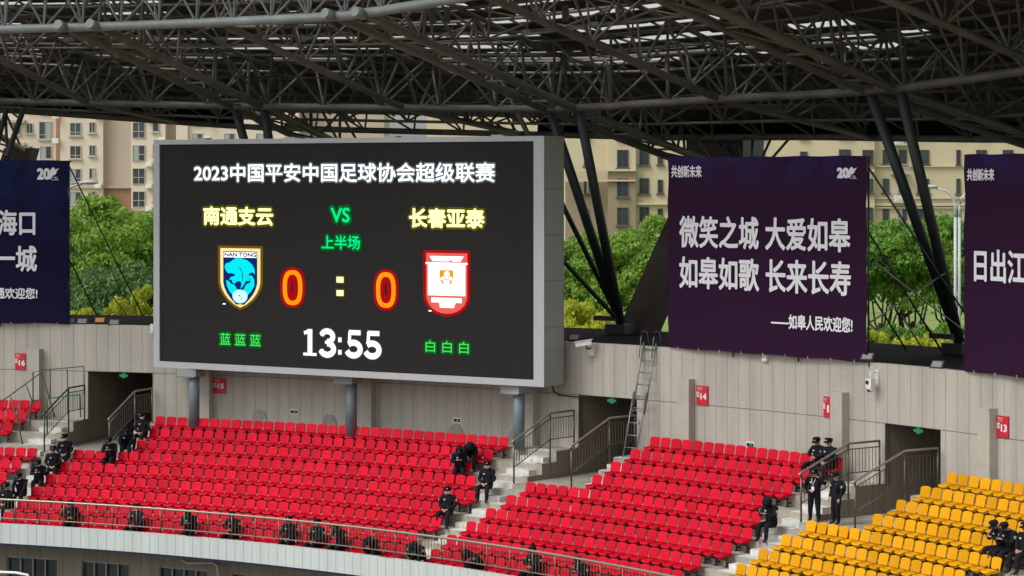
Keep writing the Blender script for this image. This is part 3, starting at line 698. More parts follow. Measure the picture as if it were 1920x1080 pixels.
poly2('lower_band', L_white, [(.13, .265), (.87, .265), (.87, .185), (.72, .185), (.68, .10), (.34, .10), (.32, .185), (.13, .185)], c2, DD+.016, cr)
poly2('inner_shield', L_org, [(.33, .72), (.67, .72), (.67, .57), (.60, .49), (.56, .49), (.59, .55), (.41, .55), (.44, .49), (.40, .49), (.33, .57)], c2, DD+.018, cr)
poly2('figure_head', L_white, [(.51+.07*math.cos(R_(t)), .65+.055*math.sin(R_(t))) for t in range(0, 360, 30)], c2, DD+.022, cr)
poly2('figure_arms', L_white, [(.34, .58), (.42, .62), (.47, .59), (.55, .59), (.6, .62), (.67, .58), (.64, .55), (.56, .57), (.46, .57), (.37, .55)], c2, DD+.022, cr)
for x, y in ((419, 570), (805, 583)):
    u, v = sp.uv(x, y); m = MB(); m.face([sp.at(u+i, v+j, DD+.01) for i, j in ((-.08, -.02), (.08, -.02), (.08, .025), (-.05, .03))]); m.build('stuck_pixels', L_white, board)

#=====BANNERS
def banner_mat(name, base, top, blocks):
    m = bpy.data.materials.new(name); m.use_nodes = True; n = m.node_tree.nodes; l = m.node_tree.links; p = n['Principled BSDF']; p.inputs['Roughness'].default_value = .8; p.inputs['Specular IOR Level'].default_value = .08
    uv = n.new('ShaderNodeUVMap'); uv.uv_map = 'UV'
    mp = n.new('ShaderNodeMapping'); mp.inputs['Scale'].default_value = (1.3, 1.1, 1); mp.inputs['Rotation'].default_value = (0, 0, .12); l.new(uv.outputs[0], mp.inputs['Vector'])
    vo = n.new('ShaderNodeTexVoronoi'); vo.distance = 'CHEBYCHEV'; vo.inputs['Scale'].default_value = 1.1; l.new(mp.outputs[0], vo.inputs['Vector'])
    sx = n.new('ShaderNodeSeparateXYZ'); l.new(uv.outputs[0], sx.inputs[0])
    mr = n.new('ShaderNodeMapRange'); mr.inputs['From Min'].default_value = -.9+blocks; mr.inputs['From Max'].default_value = 1.5; l.new(sx.outputs[1], mr.inputs['Value'])
    sc_ = n.new('ShaderNodeSeparateColor'); l.new(vo.outputs['Color'], sc_.inputs[0])
    mu = n.new('ShaderNodeMath'); mu.operation = 'MULTIPLY'; l.new(mr.outputs[0], mu.inputs[0]); l.new(sc_.outputs[0], mu.inputs[1])
    mx = n.new('ShaderNodeMix'); mx.data_type = 'RGBA'; l.new(mu.outputs[0], mx.inputs['Factor']); mx.inputs['A'].default_value = (*base, 1); mx.inputs['B'].default_value = (*top, 1)
    l.new(mx.outputs['Result'], p.inputs['Base Color']); return m
M['ban_p'] = banner_mat('purple_print', (.027, .0085, .031), (.024, .024, .115), .35)
M['ban_n'] = banner_mat('navy_print', (.009, .007, .035), (.008, .024, .085), -2.2)
M['tie'] = mat('tie_cord', (.5, .48, .42), .6)
def banner(label, xl, xr, texts, mt, al=None, ar=None, braces=()):
    a0 = al if al is not None else px_az(xl, 0, 61.55)[0]; a1 = ar if ar is not None else px_az(xr, 0, 61.55)[0]
    P0, P1 = C3(a0, 61.55, 0), C3(a1, 61.55, 0); pl = Plane((P0.x, P0.y), (P1.x, P1.y)); Wd = pl.w; zb, zt = -6.42, .80
    ph = rng.uniform(0, 6)
    def wave(u, v):
        t_ = (v-zb)/(zt-zb)
        return .022*math.sin(u*1.7+ph+v*.4)*(.25+.75*t_*(1-t_)*2)+.007*math.sin(u*4.1+v*.9+ph)+.006*math.sin(v*2.3+u*.5)
    o = empty('banner', pl.at(Wd/2, zb, 0), label, 'banner', 'banners on the wall top')
    m = MB(); nu, nv = 44, 34
    def edge(u, v):
        i, j = u/Wd, (v-zb)/(zt-zb)
        return pl.at(u+.03*math.sin(v*3+ph)*(i < .01 or i > .99), v+.014*math.sin(u*2.4+ph)*(j < .01)+.012*math.sin(u*3.1)*(j > .99), wave(u, v))
    for i in range(nu):
        for j in range(nv):
            uu = [Wd*i/nu, Wd*(i+1)/nu]; vv = [zb+(zt-zb)*j/nv, zb+(zt-zb)*(j+1)/nv]
            m.face([edge(uu[0], vv[0]), edge(uu[1], vv[0]), edge(uu[1], vv[1]), edge(uu[0], vv[1])], 0, [(uu[0], vv[0]), (uu[1], vv[0]), (uu[1], vv[1]), (uu[0], vv[1])], True)
    m.build('cloth', mt, o, fix=True)
    for body, bx, off in texts: put_text('lettering', body, pl, bx, 'letter', o, .04, off)
    # tubes that carry the cloth from behind
    q = MB(); q.tube(pl.at(-.05, zt-.06, -.12), pl.at(Wd+.05, zt-.06, -.12), .04, 8); q.build('top_bar', 'strut', o)
    for u in (.05, Wd*.33, Wd*.66, Wd-.05):
        q = MB(); q.tube(pl.at(u, -6.6, -.16), pl.at(u, zt-.05, -.16), .035, 8); q.build('upright', 'strut', o)
    for p, r_ in braces:
        q = MB(); q.tube(px3(*p[0]), px3(*p[1]), r_, 6); q.build('brace', 'strut' if r_ > .03 else 'inox', o)
    for i in range(9):
        q = MB(); u = Wd*(i+.5)/9; q.tube(pl.at(u, zb+.06, .04), pl.at(u+.02, zb-.13, .02), .011, 5); q.build('tie_cord', 'tie', o)
    return o, pl, wave
def logo20(o, pl, wave, x, y, s):        # the emblem with the number and a flying swoosh
    put_text('emblem_number', '20', pl, (x, y, x+s*.60, y+s*.54), 'letter', o, .04, .035, wave)
    m = MB(); u0, v0 = pl.uv(x+s*.46, y+s*.56); u1, v1 = pl.uv(x+s, y-s*.04)
    for pts in ([(.0, .05), (.18, .50), (.30, .80), (.5, 1.0), (.62, .93), (.70, .80), (1.02, .93), (.86, .72), (.70, .55), (.84, .60), (.66, .40), (.45, .36), (.3, .1)],):
        P_ = [(u0+a*(u1-u0), v0+b*(v1-v0)) for a, b in pts]; c = (sum(p[0] for p in P_)/len(P_), sum(p[1] for p in P_)/len(P_))
        for i in range(len(P_)):
            tri = [c, P_[i], P_[(i+1) % len(P_)]]; m.face([pl.at(p[0], p[1], .045+wave(*p)) for p in tri][::-1])
    m.build('emblem_swoosh', 'letter', o)
    put_text('emblem_lettering', 'CSL', pl, (x+s*.64, y+s*.40, x+s*1.0, y+s*.56), 'letter', o, .05, .0, wave)
da = px_az(1625, 0, 61.55)[0]-px_az(1253, 0, 61.55)[0]
o, pl, wv = banner('purple banner with two big lines of white Chinese characters, fully in view', 1253, 1625,
    [('微笑之城', (1275, 404, 1424, 464), .028), ('大爱如皋', (1436, 407, 1596, 469), .028), ('如皋如歌', (1275, 480, 1425, 540), .028), ('长来长寿', (1437, 485, 1597, 548), .028),
     ('——如皋人民欢迎您!', (1447, 587, 1600, 615), .014), ('共创新未来', (1260, 310, 1317, 333), .012)], 'ban_p',
    braces=[(((1629, 315, 61.9), (1812, 592, 66.5)), .035), (((1629, 436, 61.9), (1765, 657, 66.8)), .04), (((1638, 490, 62.5), (1812, 624, 66.5)), .03), (((1629, 606, 62.2), (1772, 512, 65.5)), .03),
            (((1629, 545, 61.9), (1700, 657, 66.5)), .04), (((1690, 592, 65), (1732, 657, 67)), .03)])
logo20(o, pl, wv, 1570, 314, 38)
aR = px_az(1808, 0, 61.55)[0]
o, pl, wv = banner('purple banner cut by the picture edge beyond the lamp post', 1808, 0, [('日出江', (1828, 466, 1925, 528), .028), ('共创新未来', (1815, 316, 1866, 339), .012)], 'ban_p', al=aR, ar=aR+da)
aL = px_az(129, 0, 61.55)[0]
o, pl, wv = banner('dark navy banner at the end away from the yellow seats', 0, 129, [('海口', (-4, 393, 67, 441), .028), ('一城', (-10, 460, 70, 509), .028), ('通欢迎您!', (-9, 539, 71, 560), .012)], 'ban_n', al=aL-da, ar=aL,
    braces=[(((130, 312, 61.9), (268, 592, 66.5)), .032), (((131, 456, 61.9), (240, 592, 67)), .028), (((131, 488, 61.9), (183, 594, 66.8)), .035), (((143, 545, 62.5), (199, 483, 64)), .025), (((205, 500, 64), (232, 560, 66)), .025)])
logo20(o, pl, wv, 70, 315, 41)

#=====ROOF
TA = [8.6, 22.7, 36.8, 50.9, 65.0]
def zf(a): return float(np.interp(a, [8.6, 22.7, 36.8, 43, 50.9, 65], [5.95, 5.95, 5.98, 6.4, 6.95, 8.2]))
def zc(a): return float(np.interp(a, [8.6, 22.7, 36.8, 44, 50.9, 57, 65], [3.65, 3.2, 2.85, 3.1, 3.2, 3.68, 4.2]))
def zo(a): return float(np.interp(a, [8, 15, 18.7, 30, 35.5, 41.5, 49, 62], [3.5, 2.85, 2.5, 2.06, 1.84, 1.78, 1.55, 1.5]))
RF, RC, RO = 51.5, 64.7, 75.0
def zb_(a, r):
    if r <= RC: return zf(a)+(zc(a)-zf(a))*(r-RF)/(RC-RF)
    return zc(a)+(zo(a)-zc(a))*(r-RC)/(RO-RC)
HT = 2.15
def ztop(a, r): return zb_(a, r)+HT*(1 if r < 68 else max(.22, 1-(r-68)/9))
def off(a, r, d): return a+d/r*57.2958
RT = lambda a, r, z: C3(a, r, z)
roof = empty('stadium_roof', C3(36.8, 62, 4), 'dark steel truss roof hanging over the stand with daylight slits', 'roof')
RA0, RA1 = 3.0, 70.0
# radial trusses: two bottom chords, one top chord, lattice
def radial(a, pair, r_bot, r_end):
    zb_ = (lambda aa, r: globals()['zb_'](aa, r) if r <= RC else zc(aa)-.205*(r-RC)) if pair else globals()['zb_']
    rr = [RF+(r_end-RF)*i/8 for i in range(9)]; tr = [(rr[i]+rr[i+1])/2 for i in range(8)]
    ds = (-.74, .74) if pair else (0,)
    nm = 'radial_truss'
    m = MB(); m.poly([RT(a, r, ztop(a, r)) for r in [RF-1.2]+tr+[r_end]], .10, 8); root = m.build(nm, 'steel', roof)
    for d in ds:
        m = MB(); m.poly([RT(off(a, r, d), r, zb_(a, r)) for r in np.linspace(RF-(.45 if pair else 0), r_end, 12)], r_bot, 10); m.build('bottom_chord', 'steel', root)
    m = MB()
    for i in range(8):
        for d in ds:
            for r in (rr[i], rr[i+1]):
                m.tube(RT(off(a, r, d), r, zb_(a, r)), RT(a, tr[i], ztop(a, tr[i])), .062, 6, caps=False)
        if pair:
            m.tube(RT(off(a, rr[i], -.74), rr[i], zb_(a, rr[i])), RT(off(a, rr[i], .74), rr[i], zb_(a, rr[i])), .055, 6, caps=False)
            m.tube(RT(off(a, rr[i], -.74), rr[i], zb_(a, rr[i])), RT(off(a, rr[i+1], .74), rr[i+1], zb_(a, rr[i+1])), .05, 6, caps=False)
        else:
            for s_ in (-1.5, 1.5): m.tube(RT(a, rr[i], zb_(a, rr[i])), RT(off(a, tr[i], s_), tr[i], ztop(a, tr[i])), .05, 6, caps=False)
    m.build('lattice', 'steel', root)
    if pair:
        for d in ds:
            m = MB(); m.tube(RT(off(a, RF, d), RF-.62, zb_(a, RF)+.1), RT(off(a, RF, d), RF-.1, zb_(a, RF)-.02), .185, 14); m.build('end_cap', 'steel_lit', root)
for a in TA: radial(a, True, .165, 75.4)
for a in (1.5, 15.65, 29.75, 43.85, 57.95): radial(a, False, .14, 74.6)
# ring trusses
def ringtruss(r, node, drs, chord_r, web_r, mt, h=None, bottom=True, tops=True, flat=None, jit=0):
    m = MB(); zz = (lambda a: flat(a)) if flat else (lambda a: zb_(a, r))
    n = int((RA1-RA0)*R_(1)*r/node); A_ = [RA0+(RA1-RA0)*i/n for i in range(n+1)]
    m.poly([RT(a, r, zz(a)) for a in A_], chord_r, 10); root = m.build('ring_truss', mt, roof)
    tz = lambda a, q: ztop(a, q)+.05
    for dr in drs:
        q = MB(); q.poly([RT(a, r+dr, tz(a, r+dr)) for a in A_], .07, 8); q.build('top_chord', 'steel', root)
    q = MB()
    for i in range(n):
        am = (A_[i]+A_[i+1])/2
        for dr in drs:
            q.tube(RT(A_[i], r, zz(A_[i])), RT(am, r+dr, tz(am, r+dr)), web_r, 6, caps=False)
            q.tube(RT(A_[i+1], r, zz(A_[i+1])), RT(am, r+dr, tz(am, r+dr)), web_r, 6, caps=False)
        if i % 2 == 0: q.tube(RT(A_[i], r, zz(A_[i])), RT(A_[i], r+drs[0], tz(A_[i], r+drs[0])), web_r, 6, caps=False)
    q.build('lattice', mt, root)
    return root
ringtruss(RF, 1.75, (-1.0, 1.6), .185, .05, 'steel_lit')
ringtruss(58.1, 3.1, (-1.7, 1.7), .045, .055, 'steel', flat=lambda a: zb_(a, 58.1)+.9)
ringtruss(RC, 2.9, (-1.9, 1.7), .165, .058, 'steel')
ringtruss(70.2, 3.2, (-1.5, 1.4), .07, .055, 'steel')
ringtruss(RO, 2.6, (-2.2,), .15, .05, 'steel')
# purlins under the deck
for r in (49.6, 53.9, 55.2, 56.9, 58.6, 60.2, 61.9, 65.4, 66.8, 68.2, 70.0, 73.4):
    q = MB(); q.poly([RT(a, r, ztop(a, r)+.22) for a in np.linspace(RA0, RA1, 60)], .085, 6); q.build('purlin', 'steel', roof)
for a in np.arange(RA0+.4, RA1, 2.6):
    q = MB(); q.poly([RT(a, r, ztop(a, r)+.33) for r in np.linspace(48.8, 75.8, 10)], .055, 5); q.build('joist', 'steel', roof)
q = MB(); rr_ = (50.4, 53.9, 56.9, 60.2, 63.4, 66.8, 70.0)
for i, a in enumerate(np.arange(RA0+.4, RA1-2.6, 2.5)):
    for j, (r0, r1) in enumerate(zip(rr_, rr_[1:])):
        if (i+j) % 2: q.tube(RT(a, r0, ztop(a, r0)+.1), RT(a+2.5, r1, ztop(a+2.5, r1)+.1), .04, 5, caps=False)
        else: q.tube(RT(a+2.5, r0, ztop(a+2.5, r0)+.1), RT(a, r1, ztop(a, r1)+.1), .04, 5, caps=False)
q.build('plan_lattice', 'steel', roof)
# deck of narrow sheets with open joints
NS = 15; R0d, R1d = 48.6, 76.0; rngd = random.Random(11)
dk = MB(); bw = (R1d-R0d)/NS
def dz(a, r): return ztop(a, r)+.42
cells = np.arange(RA0, RA1, .55)
for j in range(NS):
    r0 = R0d+bw*j; r1 = r0+bw; run, gap = 0, .03
    for a in cells:
        if run <= 0:                       # open joints come in runs a few sheets long
            pr = .80 if a < 30 else (.88 if a < 42 else (.45 if a < 48 else .08))
            if r0 > 67.5: pr = 0
            elif r0 > 63: pr *= .7
            gap = rngd.uniform(.35, .95) if rngd.random() < pr else .03
            run = rngd.randint(2, 6) if gap > .1 else rngd.randint(1, 4)
        run -= 1
        b1 = r1-gap-(rngd.uniform(0, .12) if gap > .1 else 0); e = .55
        T = [C3(a, r0, dz(a, r0)+.02), C3(a+e, r0, dz(a+e, r0)+.02), C3(a+e, b1, dz(a+e, b1)+.0), C3(a, b1, dz(a, b1)+.0)]
        dk.hexa([p-Vector((0, 0, .03)) for p in T]+T)
dk.build('roof_deck', 'deck', roof)
q = MB()
for a in np.arange(RA0, RA1, 1.0):       # outer closing fascia of the roof
    if 17.5 < a < 30: continue
    q.face([C3(a, RO+.9, zo(a)-.05), C3(a+1, RO+.9, zo(a+1)-.05), C3(a+1, RO+1.0, dz(a+1, 75.9)+.1), C3(a, RO+1.0, dz(a, 75.9)+.1)])
q.build('eaves_board', 'dark', roof)
# lamps and cables hung in the trusses
for x, y in ((812, 30), (838, 28), (1060, 25)):
    q = MB(); p = px3(x, y, 54.5); q.box(p, (.12, .12, .28)); q.tube(p+Vector((0, 0, .28)), p+Vector((0, 0, .9)), .02, 6); q.build('hung_floodlight', 'black', roof)
for k_, (r_, a_s, a_e, dz_) in enumerate(((66.3, 30, 62, .55), (66.9, 34, 58, .75), (63.0, 8, 30, 1.0), (54.2, 24, 50, 1.2))):
    q = MB(); pts = []; n_ = int((a_e-a_s)/.6)
    for i in range(n_+1):
        a = a_s+(a_e-a_s)*i/n_; pts.append(C3(a, r_, zb_(a, r_)+dz_-.16*abs(math.sin((a-a_s)*1.1))))
    q.poly(pts, .035, 5); q.build('sagging_cable', 'black', roof)
for a in np.arange(10, 60, 3.5):
    q = MB(); p = C3(a+.3*math.sin(a), 60.6, ztop(a, 60.6)-.25); X = Vector((math.cos(R_(a)), -math.sin(R_(a)), 0)); N = Vector((math.sin(R_(a)), math.cos(R_(a)), 0))
    q.box(p, (.22, .14, .09), (X, N, UP)); q.tube(p+Vector((0, 0, .09)), p+Vector((0, 0, .42)), .025, 6); q.build('roof_lamp', 'alu', roof)
# supports behind the wall
sup_lab = {8.6: 'steel roof support behind the navy banner', 22.7: 'steel roof support rising behind the scoreboard top', 36.8: 'fan of dark steel struts and a leaning buttress beside the ladder',
           50.9: 'pair of dark steel struts and a leaning buttress beside the lamp post', 65.0: 'steel roof support beyond the cut banner'}
for a in TA:
    o = empty('roof_support', C3(a, 69.1, -6.6), sup_lab[a], 'support', 'roof supports behind the wall')
    base = C3(a, 69.1, -6.15)
    for d in (-.74, .74):
        q = MB(); q.tube(base+Vector((0, 0, 0)), RT(off(a, 65.0, d), 65.0, zb_(a, 65.0)), .20, 14); q.build('strut', 'strut', o)
    if a == 36.8:
        for (x, y, r_), rr in (((935, 140, 64.7), .11), ((960, 385, 61.4), .10)):
            q = MB(); q.tube(base, px3(x, y, r_), rr, 10); q.build('strut', 'strut', o)
    if a == 8.6:
        for (x0, y0, x1, y1, rr) in ((44, 205, 12, 296, .13), (10, 205, 14, 300, .07), (12, 205, -10, 290, .12), (16, 206, 36, 222, .05), (-5, 280, 16, 290, .06)):
            q = MB(); q.tube(px3(x0, y0, 66), px3(x1, y1, 63), rr, 10); q.build('strut', 'strut', o)
    q = MB(); X = Vector((math.cos(R_(a)), -math.sin(R_(a)), 0)); N = Vector((math.sin(R_(a)), math.cos(R_(a)), 0))
    q.box(C3(a, 69.1, -6.4), (.5, .45, .2), (X, N, UP)); q.box(C3(a, 68.7, -5.95)-X*.5, (.55, .12, .10), (X, N, UP)); q.build('base_block', 'strut', o)
    q = MB(); ta, tb = off(a, 71, .15), off(a, 71, 1.75); th = 1.1
    pts = []
    for z, r in ((-6.62, 69.6), (1.55, 76.3)):
        for aa, dr in ((off(a, r, -.55), 0), (off(a, r, .95), 0), (off(a, r, .95), th), (off(a, r, -.55), th)): pts.append(C3(aa, r+dr, z))
    q.hexa(pts); q.build('buttress', 'buttress', o)
    if a < 36: continue
    q = MB(); c = C3(a, 77.2, 1.35); q.box(c+X*.2, (1.5, .9, .42), (X, N, UP))
    for s_ in (-2.2, -1.1, 0, 1.1, 2.2): q.tube(C3(off(a, 75, 2.9), 75, -.2), C3(off(a, 75, 2.9+s_), 75.2, zo(a)+.2), .06, 6)
    q.build('bearing_head', 'strut', o)
#=====FIXTURES
def frame_at(a): 
    return Vector((math.cos(R_(a)), -math.sin(R_(a)), 0)), -Vector((math.sin(R_(a)), math.cos(R_(a)), 0)), UP
def wsign(a0, a1, z0, z1, num, label, numbox):
    am = (a0+a1)/2; X, N, U = frame_at(am); c = C3(am, RW-.04, (z0+z1)/2); hw = (a1-a0)/2*R_(1)*RW; hh = (z1-z0)/2
    o = empty('block_sign', C3(am, RW-.02, z0), label, 'sign', 'red block number signs')
    q = MB(); q.box(c, (hw, .02, hh), (X, N, U)); q.build('board', 'signred', o)
    P0, P1 = C3(am, RW-.064, 0)-X*hw, C3(am, RW-.064, 0)+X*hw; pl = Plane((P0.x, P0.y), (P1.x, P1.y)); w_ = hw*2; hgt = z1-z0
    def put(body, u0, u1, v0, v1, of, nm):
        vs, fs = text_mesh(body, 0); x0, x1 = min(v.x for v in vs), max(v.x for v in vs); y0, y1 = min(v.y for v in vs), max(v.y for v in vs)
        m = MB()
        for ci in range(5 if of else 1):
            du, dv = ((0, 0), (of, 0), (-of, 0), (0, of), (0, -of))[ci]; base = len(m.v)
            m.v += [tuple(pl.at((u0+(v.x-x0)/(x1-x0)*(u1-u0))*w_+du, z0+(v0+(v.y-y0)/(y1-y0)*(v1-v0))*hgt+dv, .004+.0004*ci)) for v in vs]
            for f in fs: m.f.append(tuple(i+base for i in f)); m.m.append(0); m.uv.append([(0, 0)]*len(f)); m.sm.append(False)
        m.build(nm, 'letter', o)
    put(num, *numbox, .014, 'number')
    put('区', .05, .30,   .42, .66, .006, 'small_lettering')
    put('看台', .08, .55, .84, .93, 0, 'small_lettering'); put('入口', .08, .48, .74, .81, 0, 'small_lettering')
wsign(13.78, 14.24, -8.5, -7.77, '16', 'red wall sign reading sixteen near the green frame', (.42, .97, .26, .58))
wsign(22.80, 23.36, -9.28, -8.61, '15', 'red wall sign reading fifteen in the shade below the scoreboard', (.40, .86, .34, .64))
wsign(45.2, 45.72, -8.5, -7.78, '14', 'red wall sign reading fourteen beside the ladder pilaster', (.40, .88, .30, .60))
wsign(51.02, 51.33, -8.51, -7.77, '1', 'narrow red wall sign reading one above the seated guards', (.60, .80, .26, .58))
wsign(58.80, 59.3, -8.48, -7.77, '13', 'red wall sign reading thirteen above the yellow seats', (.40, .88, .28, .60))
for i, (x, y, rr) in enumerate(((552, 772, RW), (858, 788, RW), (1408, 834, RW))):
    a, z = px_az(x, y, rr); X, N, U = frame_at(a); c = C3(a, RW-.02, z)
    o = empty('escape_sign', c, ['small black and green escape sign beside the middle scoreboard post', 'small black and green escape sign near the hunched guards', 'small black and green escape sign above the banner block'][i], 'sign', 'escape signs low on the wall')
    q = MB(); q.box(c, (.21, .015, .11), (X, N, U)); q.build('backplate', 'white', o)
    q = MB(); q.box(c+N*.02, (.165, .012, .062), (X, N, U)); q.build('panel', 'black', o)
    q = MB(); q.face([c+N*.036+X*p+U*r for p, r in ((-.02, -.03), (.0, -.03), (.0, -.045), (.12, 0.01), (0, .045), (0, .02), (-.02, .02))]); q.build('arrow', 'exitgreen', o)
# ladder
lad = empty('ladder', px3(1176, 856, 60.5), 'long aluminium ladder leaning against the wall top by a tunnel', 'ladder')
b0, b1 = C3(42.55, 60.55, -10.95), C3(43.12, 60.55, -10.95); t0, t1 = C3(42.72, 61.55, -6.3), C3(43.3, 61.55, -6.3)
def lerp(p, q, t): return p+(q-p)*t
for nm, s0, s1, dz_, dx in (('lower_section', 0, .60, 0, 0), ('upper_section', .42, 1.0, -.07, .03)):
    q = MB(); X, N, U = frame_at(42.9); of = -N*.0+N*(-dz_)*-1+X*dx
    for p, r in ((b0, t0), (b1, t1)): q.tube(lerp(p, r, s0)+of, lerp(p, r, s1)+of, .034, 6)
    n = int(9*(s1-s0)+1)
    for i in range(n):
        t = s0+(s1-s0)*(i+.5)/n; q.tube(lerp(b0, t0, t)+of, lerp(b1, t1, t)+of, .026, 6)
    q.build(nm, 'alu', lad)
q = MB()
for p in (C3(42.62, 61.5, -6.9), C3(43.2, 61.5, -6.9)): q.poly([p, p+Vector((.08, 0, .8)), p+Vector((.14, .05, 1.05)), p+Vector((.32, .25, 1.0)), p+Vector((.42, .35, .45))], .022, 6)
q.build('hook_arm', 'alu', lad)
# cameras and boxes on the wall
def cctv(x, y, label, rho=RW-.5):
    p = px3(x, y, rho); a = px_az(x, y, rho)[0]; X, N, U = frame_at(a)
    o = empty('security_camera', p, label, 'camera'); d = (X*-.75+N*.5+U*-.15).normalized(); s_ = d.cross(U).normalized(); u_ = s_.cross(d)
    q = MB(); q.box(p, (.32, .09, .085), (d, s_, u_)); q.build('body', 'white', o)
    q = MB(); q.box(p+u_*.11-d*.02, (.36, .12, .012), (d, s_, u_)); q.build('sun_shield', 'white', o)
    q = MB(); q.tube(p+d*.32, p+d*.345, .07, 12); q.build('lens', 'black', o)
    q = MB(); q.poly([p-d*.1-u_*.1, p-d*.1-u_*.22, C3(a, RW, p.z-ZC-.2)], .035, 8); q.build('bracket', 'black', o)
    return o
cctv(1094, 644, 'white bullet camera on the wall beside the scoreboard')
p = px3(1110, 659, RW-.05); a = px_az(1110, 659, RW)[0]
q = MB(); q.box(p, (.13, .06, .17), frame_at(a)); q.box(p+frame_at(a)[1]*.065, (.11, .012, .14), frame_at(a)); tag(q.build('junction_box', 'white'), 'small white box just below the bullet camera', 'box', 'white boxes on the wall')
p = px3(1435, 671, RW-.05); a = px_az(1435, 671, RW)[0]
q = MB(); q.box(p, (.12, .07, .13), frame_at(a)); q.box(p+frame_at(a)[1]*.075, (.10, .012, .11), frame_at(a)); tag(q.build('junction_box', 'white'), 'small white box under the lower edge of the whole purple banner', 'box', 'white boxes on the wall')
p = px3(286, 616, RW-.05); a = px_az(286, 616, RW)[0]
q = MB(); q.box(p, (.09, .06, .2), frame_at(a)); q.box(p+frame_at(a)[1]*.065, (.07, .012, .17), frame_at(a)); tag(q.build('junction_box', 'white'), 'small tall white box at the scoreboard corner by the floodlights', 'box', 'white boxes on the wall')
p = px3(1632, 719, RW-.35); a = px_az(1632, 719, RW)[0]; X, N, U = frame_at(a)
o = empty('dome_camera', p, 'white pan and tilt camera on a bracket high on the wall', 'camera')
q = MB(); q.box(p+U*.02, (.13, .11, .15), (X, N, U)); q.build('body', 'white', o)
q = MB(); q.sphere(p-U*.18, .13, 14, 8); q.build('dome', 'white', o)
q = MB(); q.tube(p+N*.115+X*-.04-U*-.04, p+N*.135+X*-.04-U*-.04, .07, 12); q.sphere(p-U*.22+N*.06, .08, 10, 6); q.build('lens', 'black', o)
q = MB(); q.tube(p+U*.16, p+U*.4, .025, 8); q.tube(p+U*.38, p+U*.38-N*.33, .03, 8); q.box(p+U*.15-N*.32, (.08, .02, .3), (X, N, U)); q.build('bracket', 'white', o)
# floodlights along the wall top
M['floodglass'] = mat('flood_glass', (.22, .225, .22), .4); M['floodamber'] = mat('flood_amber', (.55, .25, .06), .4)
for x, y, r_, lab, mt in ((131, 601, RW+.1, 'grey floodlight on the wall top touching the navy banner', 'floodglass'), (154, 602, RW+.1, 'grey floodlight second from the navy banner', 'floodglass'),
        (187, 600, RW+.1, 'floodlight with an amber face on the wall top', 'floodamber'), (214, 604, RW+.1, 'pale floodlight nearest the scoreboard on the wall top', 'floodglass'),
        (1626, 668, RW-.1, 'pale floodlight at the bottom corner of the whole purple banner', 'floodglass'), (1757, 683, RW+.1, 'dark floodlight on the wall top below the leaning struts', 'floodglass'),
        (1076, 632, RW+.1, 'dark floodlight on the wall top above the bullet camera', 'floodglass')):
    p = px3(x, y, r_); a = px_az(x, y, r_)[0]; X, N, U = frame_at(a); o = empty('floodlight', p, lab, 'floodlight', 'floodlights on the wall top')
    n2 = (N*.75+U*.55+X*.2).normalized(); x2 = n2.cross(U).normalized(); u2 = x2.cross(n2)
    q = MB(); q.box(p-n2*.05, (.24, .05, .15), (x2, n2, u2)); q.build('housing', 'black', o)
    q = MB(); q.box(p+n2*.004, (.19, .008, .11), (x2, n2, u2)); q.build('face', mt, o)
    q = MB(); q.tube(p-n2*.1, C3(a, r_+.1, -6.6), .03, 6); q.build('stand', 'black', o)
# cable hanging below the scoreboard corner
q = MB(); q.poly([px3(x, y, RW-.12) for x, y in ((1035, 722), (1038, 734), (1048, 741), (1062, 742), (1085, 745), (1100, 742))], .03, 6)
tag(q.build('cable', 'black'), 'black cable sagging from the scoreboard corner along the wall', 'cable')

